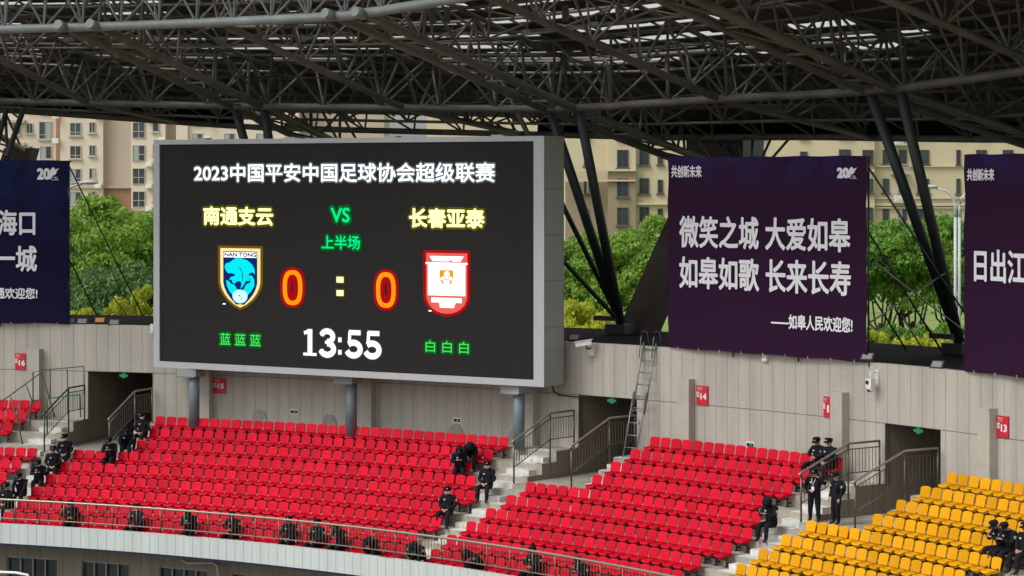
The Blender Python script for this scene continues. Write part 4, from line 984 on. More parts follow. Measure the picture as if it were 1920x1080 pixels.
#=====BUILDINGS
BM_ = {}
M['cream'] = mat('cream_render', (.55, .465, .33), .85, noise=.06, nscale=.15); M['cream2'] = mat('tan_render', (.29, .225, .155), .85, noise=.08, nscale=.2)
M['pink'] = mat('pink_render', (.66, .545, .47), .85, noise=.05, nscale=.15); M['pinkdark'] = mat('rosy_brown_render', (.47, .375, .31), .85, noise=.05, nscale=.2)  # second pink is a darker tone for bays, cornices and balconies
M['brickred'] = mat('brown_brick', (.30, .16, .105), .9, noise=.15, nscale=1.2); M['winframe_dark'] = mat('dark_window_frame', (.10, .085, .07), .5); M['winframe'] = mat('window_frame', (.45, .42, .38), .5); M['curtain'] = mat('pale_blind', (.34, .36, .36), .3)
def win_builder(bld, Y0, wall_y):
    def win(x0, y0, x1, y1, mull=1, trans=0, sill=True, dep=.18):
        A = pxY(x0, y1, wall_y); B = pxY(x1, y0, wall_y); w_, h_ = B.x-A.x, B.z-A.z; f = MB(); t = .05 if bld['label'].startswith('cream') else .075
        f.box((A.x+t/2, wall_y-.02, (A.z+B.z)/2), (t/2, .06, h_/2)); f.box((B.x-t/2, wall_y-.02, (A.z+B.z)/2), (t/2, .06, h_/2))
        f.box(((A.x+B.x)/2, wall_y-.022, A.z+t/2), (w_/2, .06, t/2)); f.box(((A.x+B.x)/2, wall_y-.022, B.z-t/2), (w_/2, .06, t/2))
        for i in range(mull): f.box((A.x+w_*(i+1)/(mull+1), wall_y-.018, (A.z+B.z)/2), (t/2, .05, h_/2-t))
        if trans: f.box(((A.x+B.x)/2, wall_y-.016, A.z+h_*trans), (w_/2-t, .05, t/2))
        if sill: f.box(((A.x+B.x)/2, wall_y-.1, A.z-.1), (w_/2+.15, .16, .08))
        o = f.build('window', 'winframe_dark' if bld['label'].startswith('cream') else 'winframe', bld)
        p = MB(); p.box(((A.x+B.x)/2, wall_y+.0, (A.z+B.z)/2), (w_/2-.02, .02, h_/2-.02)); p.build('pane', 'glass', o)
        if rng.random() < (.15 if bld['label'].startswith('cream') else .5):
            c = MB(); s_ = rng.choice((0, .5)); c.box((A.x+w_*(.27+s_*.95), wall_y-.03, (A.z+B.z)/2), (w_*.18, .008, h_/2-.1)); c.build('blind', 'curtain', o)
        return o
    return win
def block(bld, nm, x0, x1, ytop, ybot, Y, depth, mt):
    A = pxY(x0, ybot, Y); B = pxY(x1, ytop, Y); q = MB(); q.hexa([Vector((A.x, Y, A.z)), Vector((B.x, Y, A.z)), Vector((B.x, Y+depth, A.z)), Vector((A.x, Y+depth, A.z)),
        Vector((A.x, Y, B.z)), Vector((B.x, Y, B.z)), Vector((B.x, Y+depth, B.z)), Vector((A.x, Y+depth, B.z))]); q.build(nm, mt, bld)
YL = 314.0; gl = HOR+F*11.0/YL
b = empty('apartment_building', pxY(200, gl, YL), 'pinkish apartment block behind the broccoli-like trees and the navy banner', 'building', 'apartment blocks behind the stadium')
block(b, 'wall', -190, 113, 150, gl, YL, 14, 'pink'); block(b, 'corner_strip', 105, 113.3, 150, gl, YL-.5, .6, 'brickred')
block(b, 'wall', 113, 193, 150, gl, YL-1.6, 14, 'pink'); block(b, 'stair_bay', 193, 246, 150, 352, YL-.6, 14, 'pinkdark'); block(b, 'stair_bay_base', 193, 246, 352, gl, YL-.6, 14, 'brickred')
block(b, 'wall', 246, 310, 150, gl, YL-1.6, 14, 'pink'); block(b, 'wall', 310, 330, 150, gl, YL, 14, 'pinkdark'); block(b, 'wall', 330, 352, 150, gl, YL-1.6, 14, 'pink')
block(b, 'wall', 352, 560, 150, gl, YL-1.2, 14, 'pink'); block(b, 'wall', 560, 720, 150, gl, YL+2, 14, 'pinkdark')
block(b, 'cornice', 113, 193, 347, 353, YL-1.9, .4, 'pinkdark'); block(b, 'cornice', 193, 246, 347, 353, YL-.9, .4, 'pinkdark'); block(b, 'cornice', 246, 310, 390, 396, YL-1.9, .4, 'pinkdark')
w1, w2, w3 = win_builder(b, YL, YL-.05), win_builder(b, YL, YL-1.65), win_builder(b, YL, YL-1.25)
for i in range(-1, 6):
    d = 43.2*i
    w1(49, 231+d, 62, 250+d); w1(73, 230+d-2, 97, 262+d-1, 1, .25) if i % 2 == 0 else w1(75, 274+d-43.2, 97, 298+d-43.2, 1)
    w1(25, 233+d, 39, 252+d); w1(-20, 233+d, -6, 252+d)
    w2(131, 230+d, 152, 254+d, 1, .25); w2(167, 229+d, 179, 249+d, 1)
    w2(248.5, 229+d, 272, 259+d, 1, .42, False); w2(286, 228+d, 298, 247+d, 0)
    if i < 2: w3(360, 250+d, 380, 275+d, 1); w3(324+14, 232+d, 347, 258+d, 1); w3(420, 250+d, 440, 275+d); w3(480, 250+d, 510, 275+d)
for i in range(-1, 4):
    d = 43.2*i
    q = MB(); A = pxY(10, 230+d+43, YL-1.0); B = pxY(46, 224+d+43, YL-1.0); q.hexa([Vector((A.x, YL-1.0, A.z)), Vector((B.x, YL-1.0, A.z)), Vector((B.x, YL-.06, A.z)), Vector((A.x, YL-.06, A.z)), Vector((A.x, YL-1.0, A.z+.35)), Vector((B.x, YL-1.0, A.z+.35)), Vector((B.x, YL-.06, A.z+.35)), Vector((A.x, YL-.06, A.z+.35))]); q.build('balcony', 'pinkdark', b)
for i in range(-1, 5):
    for x_ in (104, 158, 184, 279, 304, 388):
        if rng.random() < .55:
            p = pxY(x_, 262+43.2*i+rng.uniform(-2, 4), YL-1.95); q = MB(); q.box(p, (.42, .25, .32)); q.tube(p+Vector((.08, -.25, 0)), p+Vector((.08, -.28, 0)), .24, 14); q.build('air_conditioner', 'white', b)
YR = 246.0; gr_ = HOR+F*11.0/YR
b = empty('apartment_building', pxY(1450, gr_, YR), 'cream apartment block behind the whole purple banner and leaning struts', 'building', 'apartment blocks behind the stadium')
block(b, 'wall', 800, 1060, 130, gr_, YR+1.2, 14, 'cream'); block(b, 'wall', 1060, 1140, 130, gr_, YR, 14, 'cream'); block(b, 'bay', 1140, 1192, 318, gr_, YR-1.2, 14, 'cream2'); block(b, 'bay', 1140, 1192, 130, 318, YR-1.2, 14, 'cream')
block(b, 'wall', 1192, 1255, 130, gr_, YR-.4, 14, 'cream'); block(b, 'wall', 1255, 1640, 130, gr_, YR-.8, 14, 'cream'); block(b, 'wall', 1640, 1990, 130, gr_, YR, 14, 'cream')
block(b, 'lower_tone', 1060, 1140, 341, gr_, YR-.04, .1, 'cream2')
for x0, x1, y0, y1, Yy in ((1050, 1192, 317, 321, YR-1.6), (1050, 1192, 337, 340, YR-1.6), (1190, 1256, 380, 384, YR-.9), (1430, 1640, 318, 322, YR-1.2), (1640, 1990, 381, 386, YR-.4), (1640, 1990, 388, 391, YR-.3), (1640, 1990, 310, 313, YR-.3), (1640, 1990, 370, 373, YR-.3)):
    block(b, 'moulding', x0, x1, y0, y1, Yy, .5, 'cream')
wA, wB, wC, wD = win_builder(b, YR, YR-.05), win_builder(b, YR, YR-1.25), win_builder(b, YR, YR-.45), win_builder(b, YR, YR-.85)
for i in range(-2, 5):
    d = 54.0*i
    wA(1095, 284+d, 1104, 310+d, 0); wB(1157, 281+d, 1178, 314+d, 1, 0); wC(1199, 280+d, 1217, 309+d, 1); wC(1233, 283+d, 1243, 308+d, 0)
    wA(1560 + 0, 9999, 1561, 10000) if False else None
    for x in (1290, 1340, 1420, 1500): wD(x, 284+d, x+14, 312+d, 0)
    wD(1573, 280+d, 1595, 310+d, 1); wD(1617, 281+d, 1637.5, 308+d, 1)
    wA(1655, 281+d, 1667, 307+d, 0); wA(1685, 281+d, 1700, 309+d, 1); wA(1720, 281+d, 1742, 308+d, 1, .3); wA(1793, 281+d, 1801, 309+d, 0)
    wA(1830, 281+d, 1850, 309+d); wA(1880, 281+d, 1900, 309+d)
    for x in (850, 930, 1000): 
        if i < 1: pass
    q = MB(); A = pxY(1672, 325+d, YR-1.1); B = pxY(1706, 325+d, YR-1.1); zz = A.z
    q.box(((A.x+B.x)/2, YR-.62, zz), ((B.x-A.x)/2, .55, .09)); 
    for k in range(9): q.box((A.x+.05+(B.x-A.x-.1)*k/8, YR-1.14, zz+.5), (.02, .02, .4))
    q.box(((A.x+B.x)/2, YR-1.14, zz+.92), ((B.x-A.x)/2, .03, .03)); q.build('balcony', 'winframe', b)
    if i in (0, 1):
        q = MB(); p = pxY(1686-(i*2), 318+d if i == 1 else 264+d, YR-.5); q.box(p, (.42, .25, .32)); q.tube(p+Vector((.08, -.25, 0)), p+Vector((.08, -.28, 0)), .24, 14); q.build('air_conditioner', 'white', b)
#=====TREES
rt = np.random.RandomState(5)
def crown_mesh(name, mt, nclump, nleaf, lobes, leaf=.30, cl=1.0, flat=.72):
    """Leaf quads on many rounded clumps spread over the lobes (centre, radii); mesh in metres, base of the crown at z=0."""
    V, Fc = [], []
    cen = []
    tot = sum(r[0]*r[2] for _, r in lobes)
    for c, r in lobes:
        k = max(4, int(nclump*(r[0]*r[2])/tot)); d = rt.normal(size=(k, 3)); d /= np.linalg.norm(d, axis=1)[:, None]
        d[:, 2] = np.abs(d[:, 2])*.95-.35*(rt.rand(k) < .35)
        rad = (.55+.45*rt.rand(k)**.5)
        cen.append(np.array(c)+d*np.array(r)*rad[:, None])
    cen = np.concatenate(cen); m = len(cen)
    cr = cl*(.55+.75*rt.rand(m))
    n = m*nleaf
    ci = np.repeat(np.arange(m), nleaf); d = rt.normal(size=(n, 3)); d /= np.linalg.norm(d, axis=1)[:, None]
    d[:, 2] = np.where(rt.rand(n) < .7, np.abs(d[:, 2]), d[:, 2])
    pos = cen[ci]+d*(cr[ci]*(.65+.4*rt.rand(n)))[:, None]*np.array([1, 1, flat])
    nr = d+rt.normal(size=(n, 3))*.55; nr /= np.linalg.norm(nr, axis=1)[:, None]
    u = np.cross(nr, rt.normal(size=(n, 3))); u /= np.linalg.norm(u, axis=1)[:, None]; w = np.cross(nr, u)
    s_ = (leaf*(.6+.7*rt.rand(n)))[:, None]
    q = np.stack([pos-u*s_*.5, pos+w*s_*.32, pos+u*s_*.5, pos-w*s_*.32], axis=1).reshape(-1, 3)
    me = bpy.data.meshes.new(name); me.vertices.add(len(q)); me.vertices.foreach_set('co', q.ravel())
    me.loops.add(n*4); me.loops.foreach_set('vertex_index', np.arange(n*4)); me.polygons.add(n)
    me.polygons.foreach_set('loop_start', np.arange(0, n*4, 4)); me.polygons.foreach_set('loop_total', np.full(n, 4)); me.update(); me.validate()
    me.materials.append(M[mt]); return me, cen
def trunk_mb(h, r, cen, nb=7):
    m = MB(); m.poly([Vector((0, 0, -.3)), Vector((.05, 0, h*.4)), Vector((-.06, .05, h*.8)), Vector((0, 0, h*1.15))], [r*1.25, r, r*.8, r*.55], 9)
    for i in range(nb):
        c = cen[(i*7) % len(cen)]; e = Vector(c)*.85+Vector((0, 0, h))*0
        m.poly([Vector((0, 0, h*.75)), Vector((e.x*.4, e.y*.4, h*.95+.3)), Vector((e.x*.8, e.y*.8, max(h, c[2]*.8)))], [r*.5, r*.35, r*.15], 6)
    return m
def lob(n, R, H, seed):
    r = np.random.RandomState(seed); L = [((0, 0, H*.55), (R*.8, R*.8, H*.5))]
    for i in range(n):
        t = 2*math.pi*(i+r.rand()*.6)/n; L.append(((R*.55*math.cos(t), R*.55*math.sin(t), H*(.30+.35*r.rand())), (R*.5, R*.5, H*.33)))
    return L
PROTO = {}
for nm, mt, nc, nl, R0_, H0, seed, lf_ in (('a1', 'leaf_a', 130, 210, 3.6, 6.4, 3, .23), ('a2', 'leaf_a', 115, 210, 3.2, 5.6, 8, .23), ('b1', 'leaf_b', 130, 200, 3.6, 6.0, 13, .25), ('b2', 'leaf_b', 105, 200, 3.3, 5.2, 21, .27), ('d1', 'leaf_d', 150, 110, 3.0, 4.2, 31, .23)):
    me, cen = crown_mesh('crown_'+nm, mt, nc, nl, [((c[0], c[1], c[2]+0), r) for c, r in lob(6, R0_, H0, seed)], leaf=lf_, cl=.82)
    PROTO[nm] = (me, cen, R0_, H0)
def tree(x, ytop, Y, proto, hscale, wscale, trunk_h, label):
    me, cen, R0_, H0 = PROTO[proto]; P = pxY(x, 0, Y); ztop_ = -(ytop-HOR)*Y/F; base = OUT
    o = empty('leafy_tree', Vector((P.x, Y, base+ZC)), label, 'tree', 'trees behind the stadium')
    th_in = trunk_h; H = ztop_-base; th = trunk_h; sz = (H-th)/(H0*1.12)*hscale
    c = bpy.data.objects.new('crown', me); COL.objects.link(c); c.parent = o; c.location = (0, 0, th); c.scale = (wscale, wscale, sz); c.rotation_euler = (0, 0, rng.uniform(0, 6.28))
    cc_ = [(p[0]*wscale, p[1]*wscale, p[2]*sz+th) for p in cen]
    t_ = trunk_mb(th, .2, cc_); t_.build('trunk', 'bark', o, world=False)
tree(200, 368, 150, 'a1', 1.05, 1.25, .9, 'big bright rounded tree in the gap between navy banner and scoreboard')
tree(280, 374, 155, 'a2', 1.0, 1.3, .9, 'tree partly hidden by the scoreboard edge near the floodlights')
tree(122, 380, 157, 'a1', 1.0, 1.15, 1.0, 'tree mostly covered by the navy banner')
tree(238, 490, 138, 'd1', 1.0, 1.05, .5, 'low dull green tree in front of the big bright rounded one')
tree(160, 500, 140, 'd1', 1.0, .95, .5, 'low dark tree by the navy banner edge')
tree(1072, 418, 150, 'b1', 1.0, 1.05, .8, 'dark tree right beside the scoreboard casing')
tree(1148, 420, 146, 'a2', 1.0, 1.0, .8, 'tree behind the fan of struts')
tree(1222, 394, 150, 'a1', 1.0, .95, .9, 'taller tree between the struts and the purple banner')
tree(1115, 440, 158, 'b2', 1.0, 1.2, .8, 'dim tree deep behind the fan of struts')
tree(1330, 430, 158, 'b1', 1.0, 1.0, .9, 'tree showing at the purple banner edge by the buttress')
tree(1650, 390, 150, 'b1', 1.0, .98, 1.7, 'tree at the edge of the whole purple banner above the lawn')
tree(1712, 402, 152, 'a2', 1.0, 1.02, 1.7, 'tree behind the crossing of the two leaning struts')
tree(1590, 420, 160, 'b2', 1.0, 1.0, 1.7, 'tree mostly covered by the whole purple banner')
tree(1775, 384, 156, 'b1', 1.0, 1.0, 1.7, 'tree beside the white lamp post')
tree(1690, 440, 166, 'b2', 1.0, 1.15, 1.7, 'dim tree deep behind the leaning struts')
tree(1845, 400, 156, 'b2', 1.0, 1.1, 1.6, 'dark tree just past the white lamp post')
def shrub(x, ytop, Y, mt_mesh, sx, label, group):
    me, H0 = mt_mesh; P = pxY(x, 0, Y); H = -(ytop-HOR)*Y/F-OUT
    o = bpy.data.objects.new('shrub', me); COL.objects.link(o); o.location = (P.x, Y, OUT+ZC); o.scale = (sx, sx, H/H0); o.rotation_euler = (0, 0, rng.uniform(0, 6)); tag(o, label, 'shrub', group)
SH = []
for i in range(2):
    me, _ = crown_mesh('shrub_leaves', 'leaf_c', 60, 220, lob(5, 2.2, 2.6, 40+i), leaf=.2, cl=.5); SH.append((me, 2.85))
me, _ = crown_mesh('shrub_leaves', 'leaf_b', 40, 120, lob(5, 1.6, 1.2, 50), leaf=.2, cl=.36); SHB = (me, 1.4)
for x, yt, Y, i, sx, lab in ((270, 535, 130, 0, 1.0, 'tall yellow-green shrub touching the scoreboard edge'), (165, 574, 128, 1, .85, 'low yellow-green shrub beside the navy banner'), (215, 577, 129, 0, .8, 'low yellow-green shrub behind the amber floodlight'),
        (1085, 560, 130, 1, 1.0, 'yellow-green shrub beside the scoreboard casing'), (1135, 572, 128, 0, .8, 'yellow-green shrub at the foot of the struts'),
        (1645, 618, 120, 0, .8, 'yellow-green shrub at the foot of the whole purple banner'), (1700, 630, 121, 1, .8, 'yellow-green shrub below the middle of the crossed braces'), (1752, 624, 120, 0, .8, 'yellow-green shrub below the leaning struts'), (1800, 628, 121, 1, .8, 'yellow-green shrub by the lamp post foot')):
    shrub(x, yt, Y, SH[i], sx, lab, 'yellow-green shrubs')
for x, yt, Y, lab in ((1660, 606, 140, 'dark low bush on the lawn nearest the banner'), (1725, 608, 138, 'dark low bush on the lawn below the struts'), (1775, 604, 139, 'dark low bush on the lawn beside the lamp post')):
    shrub(x, yt, Y, SHB, 1.2, lab, 'dark low bushes on the lawn')
# street lamps
def lamp(x, ytop, Y, label, arms):
    P = pxY(x, 0, Y); zt = -(ytop-HOR)*Y/F+ZC; zb0 = OUT+ZC; o = empty('street_lamp', Vector((P.x, Y, zb0)), label, 'street lamp', 'white street lamps')
    m = MB()
    for d in (-.11, .11): m.poly([Vector((P.x+d, Y, zb0)), Vector((P.x+d, Y, zt-1.6))], .085, 10)
    m.build('pole', 'lamp', o)
    for s_ in arms:
        m = MB(); d = .11*s_
        m.poly([Vector((P.x+d, Y, zt-1.6)), Vector((P.x+d, Y, zt-1.0)), Vector((P.x+d+.12*s_, Y, zt-.5)), Vector((P.x+d+.5*s_, Y, zt-.15)), Vector((P.x+d+1.1*s_, Y, zt+.02))], [.08, .075, .065, .055, .05], 8)
        a_ = m.build('arm', 'lamp', o)
        m = MB(); m.sphere(Vector((P.x+d+1.45*s_, Y, zt+.08)), .5, 12, 8, (1, .42, .24)); m.build('lamp_head', 'lamp', a_)
lamp(1795, 353, 132, 'white double street lamp between leaning struts and the cut banner', (-1, 1))
lamp(112, 345, 128, 'white street lamp mostly hidden behind the navy banner', (-1, 1))
#=====PEOPLE
HANDS = {}
def finger_mb(m, wrist, d, up, s_=1.0, curl=.5, side=1):
    """palm and five bent fingers growing from the wrist along d; side: where the thumb leaves the palm."""
    d = d.normalized(); x = d.cross(up).normalized(); u = x.cross(d)
    c = wrist+d*.045*s_; m.box(c, (.045*s_, .04*s_, .014*s_), (d, x, u), 1)
    for i, ln in enumerate((.068, .078, .074, .058)):
        b = wrist+d*.088*s_+x*(-.03+.02*i)*s_; k = b+(d*math.cos(curl)-u*math.sin(curl))*ln*.55*s_; e = k+(d*math.cos(curl*2.1)-u*math.sin(curl*2.1))*ln*.5*s_
        m.poly([b, k, e], [.0095*s_, .0085*s_, .007*s_], 5, 1)
    b = wrist+d*.03*s_+x*.038*side*s_; k = b+(d*.6+x*.75*side)*.04*s_; m.poly([b, k, k+(d*.95-u*.25)*.032*s_], [.011*s_, .010*s_, .008*s_], 5, 1)
def body_mesh(name, J, hood=False):
    """J: joint positions (x right, y forward, z up). One skin over one skeleton; hands and face detail joined in."""
    rad = dict(hip=.175, waist=.172, chest=.198, neck0=.09, neck=.064, head0=.085, head1=.105, head2=.085, shl=.10, shr=.10, ell=.068, elr=.068, wrl=.040, wrr=.040,
               hl=.12, hr=.12, knl=.088, knr=.088, anl=.062, anr=.062, tol=.046, tor=.042)
    E_ = [('hip', 'waist'), ('waist', 'chest'), ('chest', 'neck0'), ('neck0', 'neck'), ('neck', 'head0'), ('head0', 'head1'), ('head1', 'head2'), ('chest', 'shl'), ('chest', 'shr'), ('shl', 'ell'), ('shr', 'elr'), ('ell', 'wrl'), ('elr', 'wrr'),
          ('hip', 'hl'), ('hip', 'hr'), ('hl', 'knl'), ('hr', 'knr'), ('knl', 'anl'), ('knr', 'anr'), ('anl', 'tol'), ('anr', 'tor')]
    ks = list(J); me = bpy.data.meshes.new('t'); me.from_pydata([J[k] for k in ks], [(ks.index(a), ks.index(b)) for a, b in E_], [])
    o = bpy.data.objects.new('t', me); COL.objects.link(o); o.modifiers.new('s', 'SKIN'); sd = o.modifiers.new('d', 'SUBSURF'); sd.levels = 2
    for i, k in enumerate(ks):
        sv = me.skin_vertices[0].data[i]; r = rad[k]; fl = .78 if k in ('chest', 'waist', 'hip') else 1
        sv.radius = (r, r*fl) ; sv.use_root = (k == 'hip')
    dg = bpy.context.evaluated_depsgraph_get(); em = bpy.data.meshes.new_from_object(o.evaluated_get(dg))
    m = MB(); m.v = [tuple(v.co) for v in em.vertices]
    hd = (Vector(J['head0'])+Vector(J['head1']))/2
    for p in em.polygons:
        m.f.append(tuple(p.vertices)); c = p.center; mi = 0
        if (c-hd).length < .155 and c.z > J['neck'][2]-.02: mi = 1
        if min((c-Vector(J['wrl'])).length, (c-Vector(J['wrr'])).length) < .03: mi = 1
        for q in ('l', 'r'):
            if (c-Vector(J['to'+q])).length < .14 or (c-Vector(J['an'+q])).length < .05: mi = 2
        m.m.append(mi); m.uv.append([(0, 0)]*len(p.vertices)); m.sm.append(True)
    bpy.data.objects.remove(o); bpy.data.meshes.remove(me); bpy.data.meshes.remove(em)
    for q, sd_ in (('l', 1), ('r', -1)):
        w_, e_ = Vector(J['wr'+q]), Vector(J['el'+q]); finger_mb(m, w_, w_-e_, UP, 1.0, .6, sd_)
    fw = (Vector(J['face'])-hd).normalized() if 'face' in J else Vector((0, 1, -.1)).normalized(); sx = fw.cross(UP).normalized()
    up = sx.cross(fw)
    m.poly([hd+fw*.085+up*.02, hd+fw*.118-up*.015, hd+fw*.10-up*.03], [.012, .018, .012], 6, 1)          # nose
    for s_ in (-1, 1):
        m.sphere(hd+fw*.088+up*.03+sx*.034*s_, .012, 6, 4, mi=2); m.sphere(hd+sx*.098*s_-up*.005, .03, 6, 4, (.4, .8, 1.1), 1)
    m.box(hd+fw*.092-up*.06, (.025, .008, .006), (sx, fw, up), 2)
    return m, hd, fw, sx, up
def sit(lean=0, headdown=0, arms='lap', turn=0, legs=0):
    h = .50; J = {'hip': (0, .02, h+.07)}
    sp_d = Vector((0, math.sin(lean), math.cos(lean)))
    P0 = Vector((0, .0, h+.07)); 
    for k, t in (('waist', .2), ('chest', .42), ('neck0', .56)): J[k] = tuple(P0+sp_d*t)
    hdv = Vector((math.sin(turn)*.0, math.sin(lean+headdown), math.cos(lean+headdown))); n0 = P0+sp_d*.56
    J['neck'] = tuple(n0+hdv*.06); J['head0'] = tuple(n0+hdv*.13+Vector((0, .02, 0))); J['head1'] = tuple(n0+hdv*.22+Vector((0, .015, 0))); J['head2'] = tuple(n0+hdv*.285)
    ch = P0+sp_d*.5
    for q, s_ in (('l', -1), ('r', 1)):
        J['sh'+q] = tuple(ch+Vector((.20*s_, 0, 0)))
        if arms == 'lap': J['el'+q] = tuple(ch+Vector((.27*s_, .06, -.29))); J['wr'+q] = (.07*s_, .30, h+.16)
        elif arms == 'phone': J['el'+q] = tuple(ch+Vector((.25*s_, .14, -.25))); J['wr'+q] = tuple(ch+Vector((.06*s_, .33, -.14)))
        elif arms == 'knees': J['el'+q] = tuple(ch+Vector((.22*s_, .20, -.22))); J['wr'+q] = (.10*s_, .46, h+.02)
        else: J['el'+q] = tuple(ch+Vector((.30*s_, .12, -.22))); J['wr'+q] = (.03*s_, .27, h+.30)
        J['h'+q] = (.10*s_, .06, h+.03); kn = .13+.03*legs; J['kn'+q] = (kn*s_, .50, h+.06); J['an'+q] = (kn*s_*1.05, .54-.04*legs*s_, .10); J['to'+q] = (kn*s_*1.15, .70-.04*legs*s_, .05)
    hd = (Vector(J['head0'])+Vector(J['head1']))/2; J_face = hd+Vector((math.sin(turn), math.cos(turn), -math.sin(min(1.2, headdown+lean*.4))))
    return J, J_face
def stand(pose):
    J = {'hip': (0, 0, .97), 'waist': (0, 0, 1.13), 'chest': (0, .01, 1.36), 'neck0': (0, .0, 1.50), 'neck': (0, .01, 1.55), 'head0': (0, .03, 1.62), 'head1': (0, .035, 1.71), 'head2': (0, .02, 1.77)}
    for q, s_ in (('l', -1), ('r', 1)):
        J['sh'+q] = (.205*s_, 0, 1.44)
        if pose == 'call' and q == 'l': J['el'+q] = (-.40, .12, 1.30); J['wr'+q] = (-.17, .15, 1.52)
        elif pose == 'call': J['el'+q] = (.31, .05, 1.16); J['wr'+q] = (.08, .24, 1.10)
        else: J['el'+q] = (.29*s_, -.03, 1.15); J['wr'+q] = (.27*s_, .08, .92)
        J['h'+q] = (.10*s_, 0, .92); J['kn'+q] = (.12*s_, .03, .50); J['an'+q] = (.13*s_, 0, .10); J['to'+q] = (.15*s_, .17, .05)
    return J, (Vector(J['head0'])+Vector(J['head1']))/2+Vector((0, 1, -.15))
POSES = {}
def pose(key, JF, cap=True, mask=False, hood=False, kind='soft'):
    J, face = JF; JJ = dict(J); m, hd, fw, sx, up = body_mesh(key, {k: v for k, v in JJ.items()} )
    f = (face-hd).normalized(); sx = f.cross(UP).normalized(); up = sx.cross(f)
    parts = [('body', m, ['cloth', 'skin', 'shoe'])]
    if hood:
        c = MB(); c.sphere(hd+up*.02-f*.02, .150, 14, 9, (1, 1.02, 1.12)); parts.append(('hood', c, ['cloth']))
    elif cap:
        c = MB(); top = hd+up*.065-f*.01
        n = 14
        ringp = lambda r, z, fr=0: [top+up*z+(sx*math.cos(2*math.pi*i/n)*r+f*math.sin(2*math.pi*i/n)*r*1.08)+up*(.02*math.sin(2*math.pi*i/n) if fr else 0) for i in range(n)]
        rings = [ringp(.118, -.04), ringp(.120, .02), ringp(.128 if kind == 'peaked' else .116, .055, 1), ringp(.085, .082, 1)]
        for A_, B_ in zip(rings, rings[1:]):
            for i in range(n): c.face([A_[i], A_[(i+1) % n], B_[(i+1) % n], B_[i]], smooth=True)
        c.face(rings[-1])
        br = [(t, .122) for t in np.linspace(20, 160, 9)]
        for (t0, _), (t1, _) in zip(br, br[1:]):
            pt = lambda t, r, dz: top+sx*math.cos(R_(t))*r+f*(math.sin(R_(t))*r*1.08)+up*dz
            c.face([pt(t0, .122, -.03), pt(t1, .122, -.03), pt(t1, .122+.075*math.sin(R_(t1)), -.055), pt(t0, .122+.075*math.sin(R_(t0)), -.055)])
        parts.append(('cap', c, ['cloth']))
        b = MB(); b.box(top+f*.136+up*.02, (.018, .004, .018), (sx, f, up)); parts.append(('cap_badge', b, ['badge']))
    if mask:
        c = MB(); nn = 8
        for i in range(nn):
            t0, t1 = R_(20+140*i/nn), R_(20+140*(i+1)/nn)
            g_ = lambda t, z, r: hd+sx*math.cos(t)*r+f*(math.sin(t)*r*1.12)+up*z
            c.face([g_(t0, -.09, .095), g_(t1, -.09, .095), g_(t1, -.03, .118), g_(t0, -.03, .118)], smooth=True); c.face([g_(t0, -.03, .118), g_(t1, -.03, .118), g_(t1, .015, .108), g_(t0, .015, .108)], smooth=True)
        parts.append(('face_mask', c, ['mask']))
    for q, s_ in (('l', -1), ('r', 1)):
        b = MB(); s0 = Vector(J['sh'+q]); e0 = Vector(J['el'+q]); c0 = lerp(s0, e0, .35)
        if q == 'l': b.box(c0+Vector((-.075, .02, 0)), (.008, .035, .04))
        else: b.box(c0+Vector((.075, .02, 0)), (.008, .035, .04))
        parts.append(('sleeve_patch', b, ['badge']))
    b = MB(); chst = Vector(J['chest']); b.box(chst+Vector((.07, .155, .0)), (.03, .012, .022)); parts.append(('chest_badge', b, ['badge']))
    if key == 'stand_call':
        b = MB(); b.poly([Vector((-.07, .04, 1.52)), Vector((-.04, .175, 1.38)), Vector((.0, .185, 1.20))], .008, 5); b.poly([Vector((.07, .04, 1.52)), Vector((.04, .175, 1.38)), Vector((.0, .185, 1.20))], .008, 5); b.box((0, .19, 1.15), (.045, .006, .065)); parts.append(('lanyard_card', b, ['mask']))
    if key == 'stand_pack':
        b = MB(); b.sphere((0, -.22, 1.26), .2, 12, 8, (.85, .62, 1.25)); b.poly([Vector((-.13, -.1, 1.48)), Vector((-.15, .12, 1.42)), Vector((-.15, .13, 1.2)), Vector((-.13, -.1, 1.06))], .02, 6); b.poly([Vector((.13, -.1, 1.48)), Vector((.15, .12, 1.42)), Vector((.15, .13, 1.2)), Vector((.13, -.1, 1.06))], .02, 6); parts.append(('backpack', b, ['black']))
    if 'phone' in key:
        wr = (Vector(J['wrl'])+Vector(J['wrr']))/2; b = MB(); b.box(wr+Vector((0, .09, .04)), (.037, .006, .07), (Vector((1, 0, 0)), Vector((0, .6, -.8)), Vector((0, .8, .6)))); parts.append(('phone', b, ['black']))
    tp = max(J['head2'][2]+.10, 0); POSES[key] = (parts, tp, [None])
pose('upright', sit(.02, .1, 'lap'), kind='peaked'); pose('upright_mask', sit(.03, .15, 'lap', turn=.5), mask=True, kind='peaked'); pose('legs_mask', sit(-.02, .1, 'lap', turn=-.2, legs=1), mask=True, kind='peaked')
pose('lean', sit(.55, .45, 'knees'), kind='soft'); pose('lean_mask', sit(.3, .4, 'knees', turn=.4), mask=True); pose('phone', sit(.22, .6, 'phone'), kind='soft'); pose('phone_mask', sit(.12, .5, 'phone', turn=.3), mask=True, kind='soft')
pose('hunch', sit(.85, .7, 'knees'), cap=False, hood=True); pose('hood_phone', sit(.2, .65, 'phone'), cap=False, hood=True); pose('cross', sit(.06, .3, 'cross', turn=-.3, legs=1), kind='soft')
pose('stand_call', stand('call'), kind='peaked'); pose('stand_pack', stand('pack'), kind='peaked')
